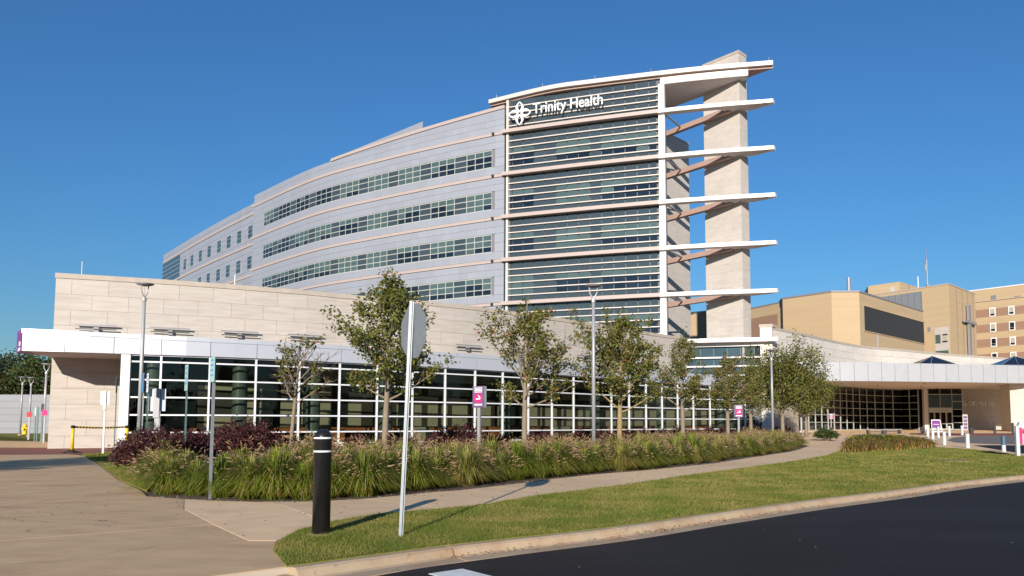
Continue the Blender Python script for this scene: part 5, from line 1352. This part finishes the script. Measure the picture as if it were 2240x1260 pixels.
weed = shrub_proto(302, 'green_shrub', 'leafy green weed at the glazing corner by the lamp post', 'plant', None, [(.09, .13, .03), (.07, .11, .025)], [1, 1], Hh=1.1, Rr=.45, n=50, per=7, size=.11)
weed.location = (*G(292, 1012), -.03)

# flower mound by the entrance: low arching leaves, yellow blooms
def mound():
    rng = np.random.default_rng(9); poly = g((1843, 990), (1850, 975), (1868, 962), (1900, 960), (1960, 961), (2020, 968), (2049, 978), (1960, 985), (1895, 990))
    P = np.array(poly); c_ = P.mean(0); V = []; Fc = []; T = []; FV = []; FF = []; FT = []
    def inside(x, y):
        r_ = False
        for i in range(len(P)):
            (x0, y0), (x1, y1) = P[i], P[i - 1]
            if (y0 > y) != (y1 > y) and x < (x1 - x0) * (y - y0) / (y1 - y0) + x0: r_ = not r_
        return r_
    lo_, hi_ = P.min(0), P.max(0); cnt = 0
    while cnt < 5200:
        x, y = rng.uniform(lo_, hi_)
        if not inside(x, y): continue
        cnt += 1; hgt = rng.uniform(.3, .52); a = rng.random() * 6.283; L_ = rng.uniform(.2, .5); w_ = .022; k = len(V); z0 = gz(y) - .02
        dx, dy = math.cos(a), math.sin(a)
        for f_, h_ in ((0, 0), (.5, .95), (1, .7)):
            V += [(x + dx * L_ * f_ - dy * w_ * (1 - f_ * .8), y + dy * L_ * f_ + dx * w_ * (1 - f_ * .8), z0 + hgt * h_), (x + dx * L_ * f_ + dy * w_ * (1 - f_ * .8), y + dy * L_ * f_ - dx * w_ * (1 - f_ * .8), z0 + hgt * h_)]
        Fc += [(k, k + 2, k + 3, k + 1), (k + 2, k + 4, k + 5, k + 3)]
        fr_ = min(1, max(0, (56 - y) / 9 + (x - 20) / 14)); brown = rng.random() < .2 + .6 * fr_
        c = np.array((.38, .22, .06) if brown else (.17, .22, .035)) * rng.uniform(.7, 1.3); T += [tuple(c)] * 6
    for _ in range(46):
        while True:
            x, y = rng.uniform(lo_, hi_)
            if inside(x, y): break
        z = gz(y) + rng.uniform(.55, .8)
        for pz in range(5):
            k = len(FV); a = pz * 1.257 + rng.random(); FV += [(x, y, z), (x + .1 * math.cos(a), y + .1 * math.sin(a), z + .06), (x + .1 * math.cos(a + .7), y + .1 * math.sin(a + .7), z + .07)]; FF.append((k, k + 1, k + 2)); FT += [(.75, .42, .02)] * 3
    sheet('flower_bed_soil', poly, .005, M['soil'], .1, 'soil of the flower bed by the entrance')
    o = np_mesh('daylily_bed', np.array(V), np.array(Fc), M['blade'], None, np.array(T), 'stuff'); tag(o, 'low mound of daylily leaves turning brown by the plaza', 'flower bed')
    o2 = np_mesh('yellow_flowers', np.array(FV), np.array(FF), M['leaf'], None, np.array(FT), 'stuff'); tag(o2, 'yellow blooms scattered over the daylily mound', 'flowers')
mound()

# lawn blades ----------------------------------------------------------------
def lawn_blades():
    rng = np.random.default_rng(4)
    def inside_mask(P, X, Y):
        r_ = np.zeros(len(X), bool)
        for i in range(len(P)):
            (x0, y0), (x1, y1) = P[i], P[i - 1]
            c_ = ((y0 > Y) != (y1 > Y)) & (X < (x1 - x0) * (Y - y0) / (y1 - y0 + 1e-12) + x0); r_ ^= c_
        return r_
    allV = []; allT = []
    for poly, bands in ((LAWN, ((7, 12, 3600, .045, .0032), (12, 18, 1700, .05, .0045), (18, 28, 750, .055, .007), (28, 60, 240, .06, .014))), (PATCH, ((18, 40, 500, .06, .008),))):
        P = np.array(poly); xl, xh = P[:, 0].min(), P[:, 0].max()
        for y0, y1, den, hgt, wd_ in bands:
            n = int((xh - xl) * (y1 - y0) * den); n = min(n, 900000)
            X = rng.uniform(xl, xh, n); Y = rng.uniform(y0, y1, n)
            k = inside_mask(P, X, Y) & (np.abs(X / np.maximum(Y, 1)) < .8); X = X[k]; Y = Y[k]; n = len(X)
            pn = np.sin(X * 1.9 + np.sin(Y * 1.3) * 2) * np.sin(Y * 1.6 + np.cos(X * .9) * 1.7) + .5 * np.sin(X * 5.3 + Y * 3.1) * np.sin(Y * 4.1 - X * 2.2)
            a = rng.random(n) * 6.283; h_ = hgt * rng.uniform(.5, 1.3, n) * (1 + .25 * np.clip(pn, -1, 1)); ln = h_ * rng.uniform(.2, 1.1, n); b = rng.random(n) * 6.283
            bx_, by_ = np.cos(b) * wd_, np.sin(b) * wd_
            z = np.array([gz(v) for v in Y]) if y1 > 45 else np.zeros(n)
            V = np.stack([np.stack([X + bx_, Y + by_, z + .008], -1), np.stack([X - bx_, Y - by_, z + .008], -1), np.stack([X + np.cos(a) * ln, Y + np.sin(a) * ln, z + h_], -1)], 1)
            dry = np.clip(.4 - .42 * pn + rng.normal(0, .25, n), 0, 1)[:, None]
            g0 = np.array([[.13, .17, .022]]); g1 = np.array([[.36, .29, .085]]); c_ = g0 * (1 - dry) + g1 * dry; c_ = c_ * rng.uniform(.7, 1.3, (n, 1))
            allV.append(V.reshape(-1, 3)); allT.append(np.repeat(c_, 3, 0))
    V = np.concatenate(allV); T = np.concatenate(allT)
    o = np_mesh('lawn_grass', V, np.arange(len(V)).reshape(-1, 3), M['blade'], None, T, 'stuff'); tag(o, 'short green and straw coloured grass blades of the lawn', 'grass')
    print('lawn tris', len(V) // 3)
lawn_blades()

# bits of white litter and stones along the bed edge
def chips():
    rng = np.random.default_rng(8); V = []; Fc = []; T = []
    for i in range(1500):
        q = rng.random() * edge.L * .75; p = edge.at(q, -.05 - abs(rng.normal(0, .22))); r_ = rng.uniform(.012, .035); k = len(V); a = rng.random() * 6; z = gz(p.y) - .03
        V += [(p.x + r_ * math.cos(a), p.y + r_ * math.sin(a), z), (p.x - r_ * math.sin(a) * .6, p.y + r_ * math.cos(a) * .6, z), (p.x - r_ * math.cos(a), p.y - r_ * math.sin(a), z), (p.x + r_ * math.sin(a) * .5, p.y - r_ * math.cos(a) * .5, z), (p.x, p.y, z + r_ * .8)]
        Fc += [(k, k + 1, k + 4), (k + 1, k + 2, k + 4), (k + 2, k + 3, k + 4), (k + 3, k, k + 4)]
        c_ = [(.22, .16, .12), (.14, .10, .075), (.34, .28, .23)][rng.integers(3)]; T += [c_] * 5
    o = np_mesh('mulch_chips', np.array(V), np.array(Fc), M['plume'], None, np.array(T), 'stuff'); tag(o, 'loose mulch chips along the edge of the path', 'mulch')
chips()

# the tree belt across the road, behind the viewer, that the glass mirrors
def tree_belt():
    rng = np.random.default_rng(77); cl = []
    for k in range(2600):
        a = rng.uniform(rad(-200), rad(20)); r_ = rng.uniform(105, 135); x, y = 5 + r_ * math.cos(a), 25 + r_ * math.sin(a)
        hm = 9 + 3.5 * math.sin(a * 17) + 2 * math.sin(a * 41 + 1); cl.append((x, y, gz(y) + hm * rng.uniform(0, 1) ** .7))
    V, Fc, T = leaf_cloud(rng, cl, 14, 1.1, 2.0, DG, [3, 3, 2])
    o = np_mesh('treeline', V, Fc, M['leaf'], None, T, 'stuff'); tag(o, 'far belt of trees across the road, mirrored in the glass', 'trees')
tree_belt()
def fallen_leaves():
    rng = np.random.default_rng(12); V = []; Fc = []; T = []
    for i in range(420):
        q = rng.random() * edge.L * .9; p = edge.at(q, rng.uniform(-.3, 4.2) + abs(rng.normal(0, .6))); r_ = rng.uniform(.018, .04); a = rng.random() * 6.28; k = len(V); z = gz(p.y) + (.035 if rng.random() < .5 else .01)
        if p.y > 45: continue
        V += [(p.x + r_ * math.cos(a), p.y + r_ * math.sin(a), z), (p.x - r_ * .6 * math.sin(a), p.y + r_ * .6 * math.cos(a), z + .012), (p.x - r_ * math.cos(a), p.y - r_ * math.sin(a), z + .004), (p.x + r_ * .6 * math.sin(a), p.y - r_ * .6 * math.cos(a), z + .01)]
        Fc.append((k, k + 1, k + 2, k + 3)); T += [[(.36, .18, .05), (.30, .22, .07), (.24, .11, .04), (.45, .35, .2)][rng.integers(4)]] * 4
    o = np_mesh('fallen_leaves', np.array(V), np.array(Fc), M['leaf'], None, np.array(T), 'stuff'); tag(o, 'fallen brown leaves scattered on lawn and path', 'leaves')
fallen_leaves()
# unseen tree added left of the view to cast shade across the drive
big_tree(-23.2, 12, 7.5, 2.6, 'broad green tree added outside the frame to shade the concrete', 91, DG, .4, 'unseen shade casters by the drive')
print('objects', len(bpy.data.objects), 'tris', sum(len(m.polygons) for m in bpy.data.meshes))
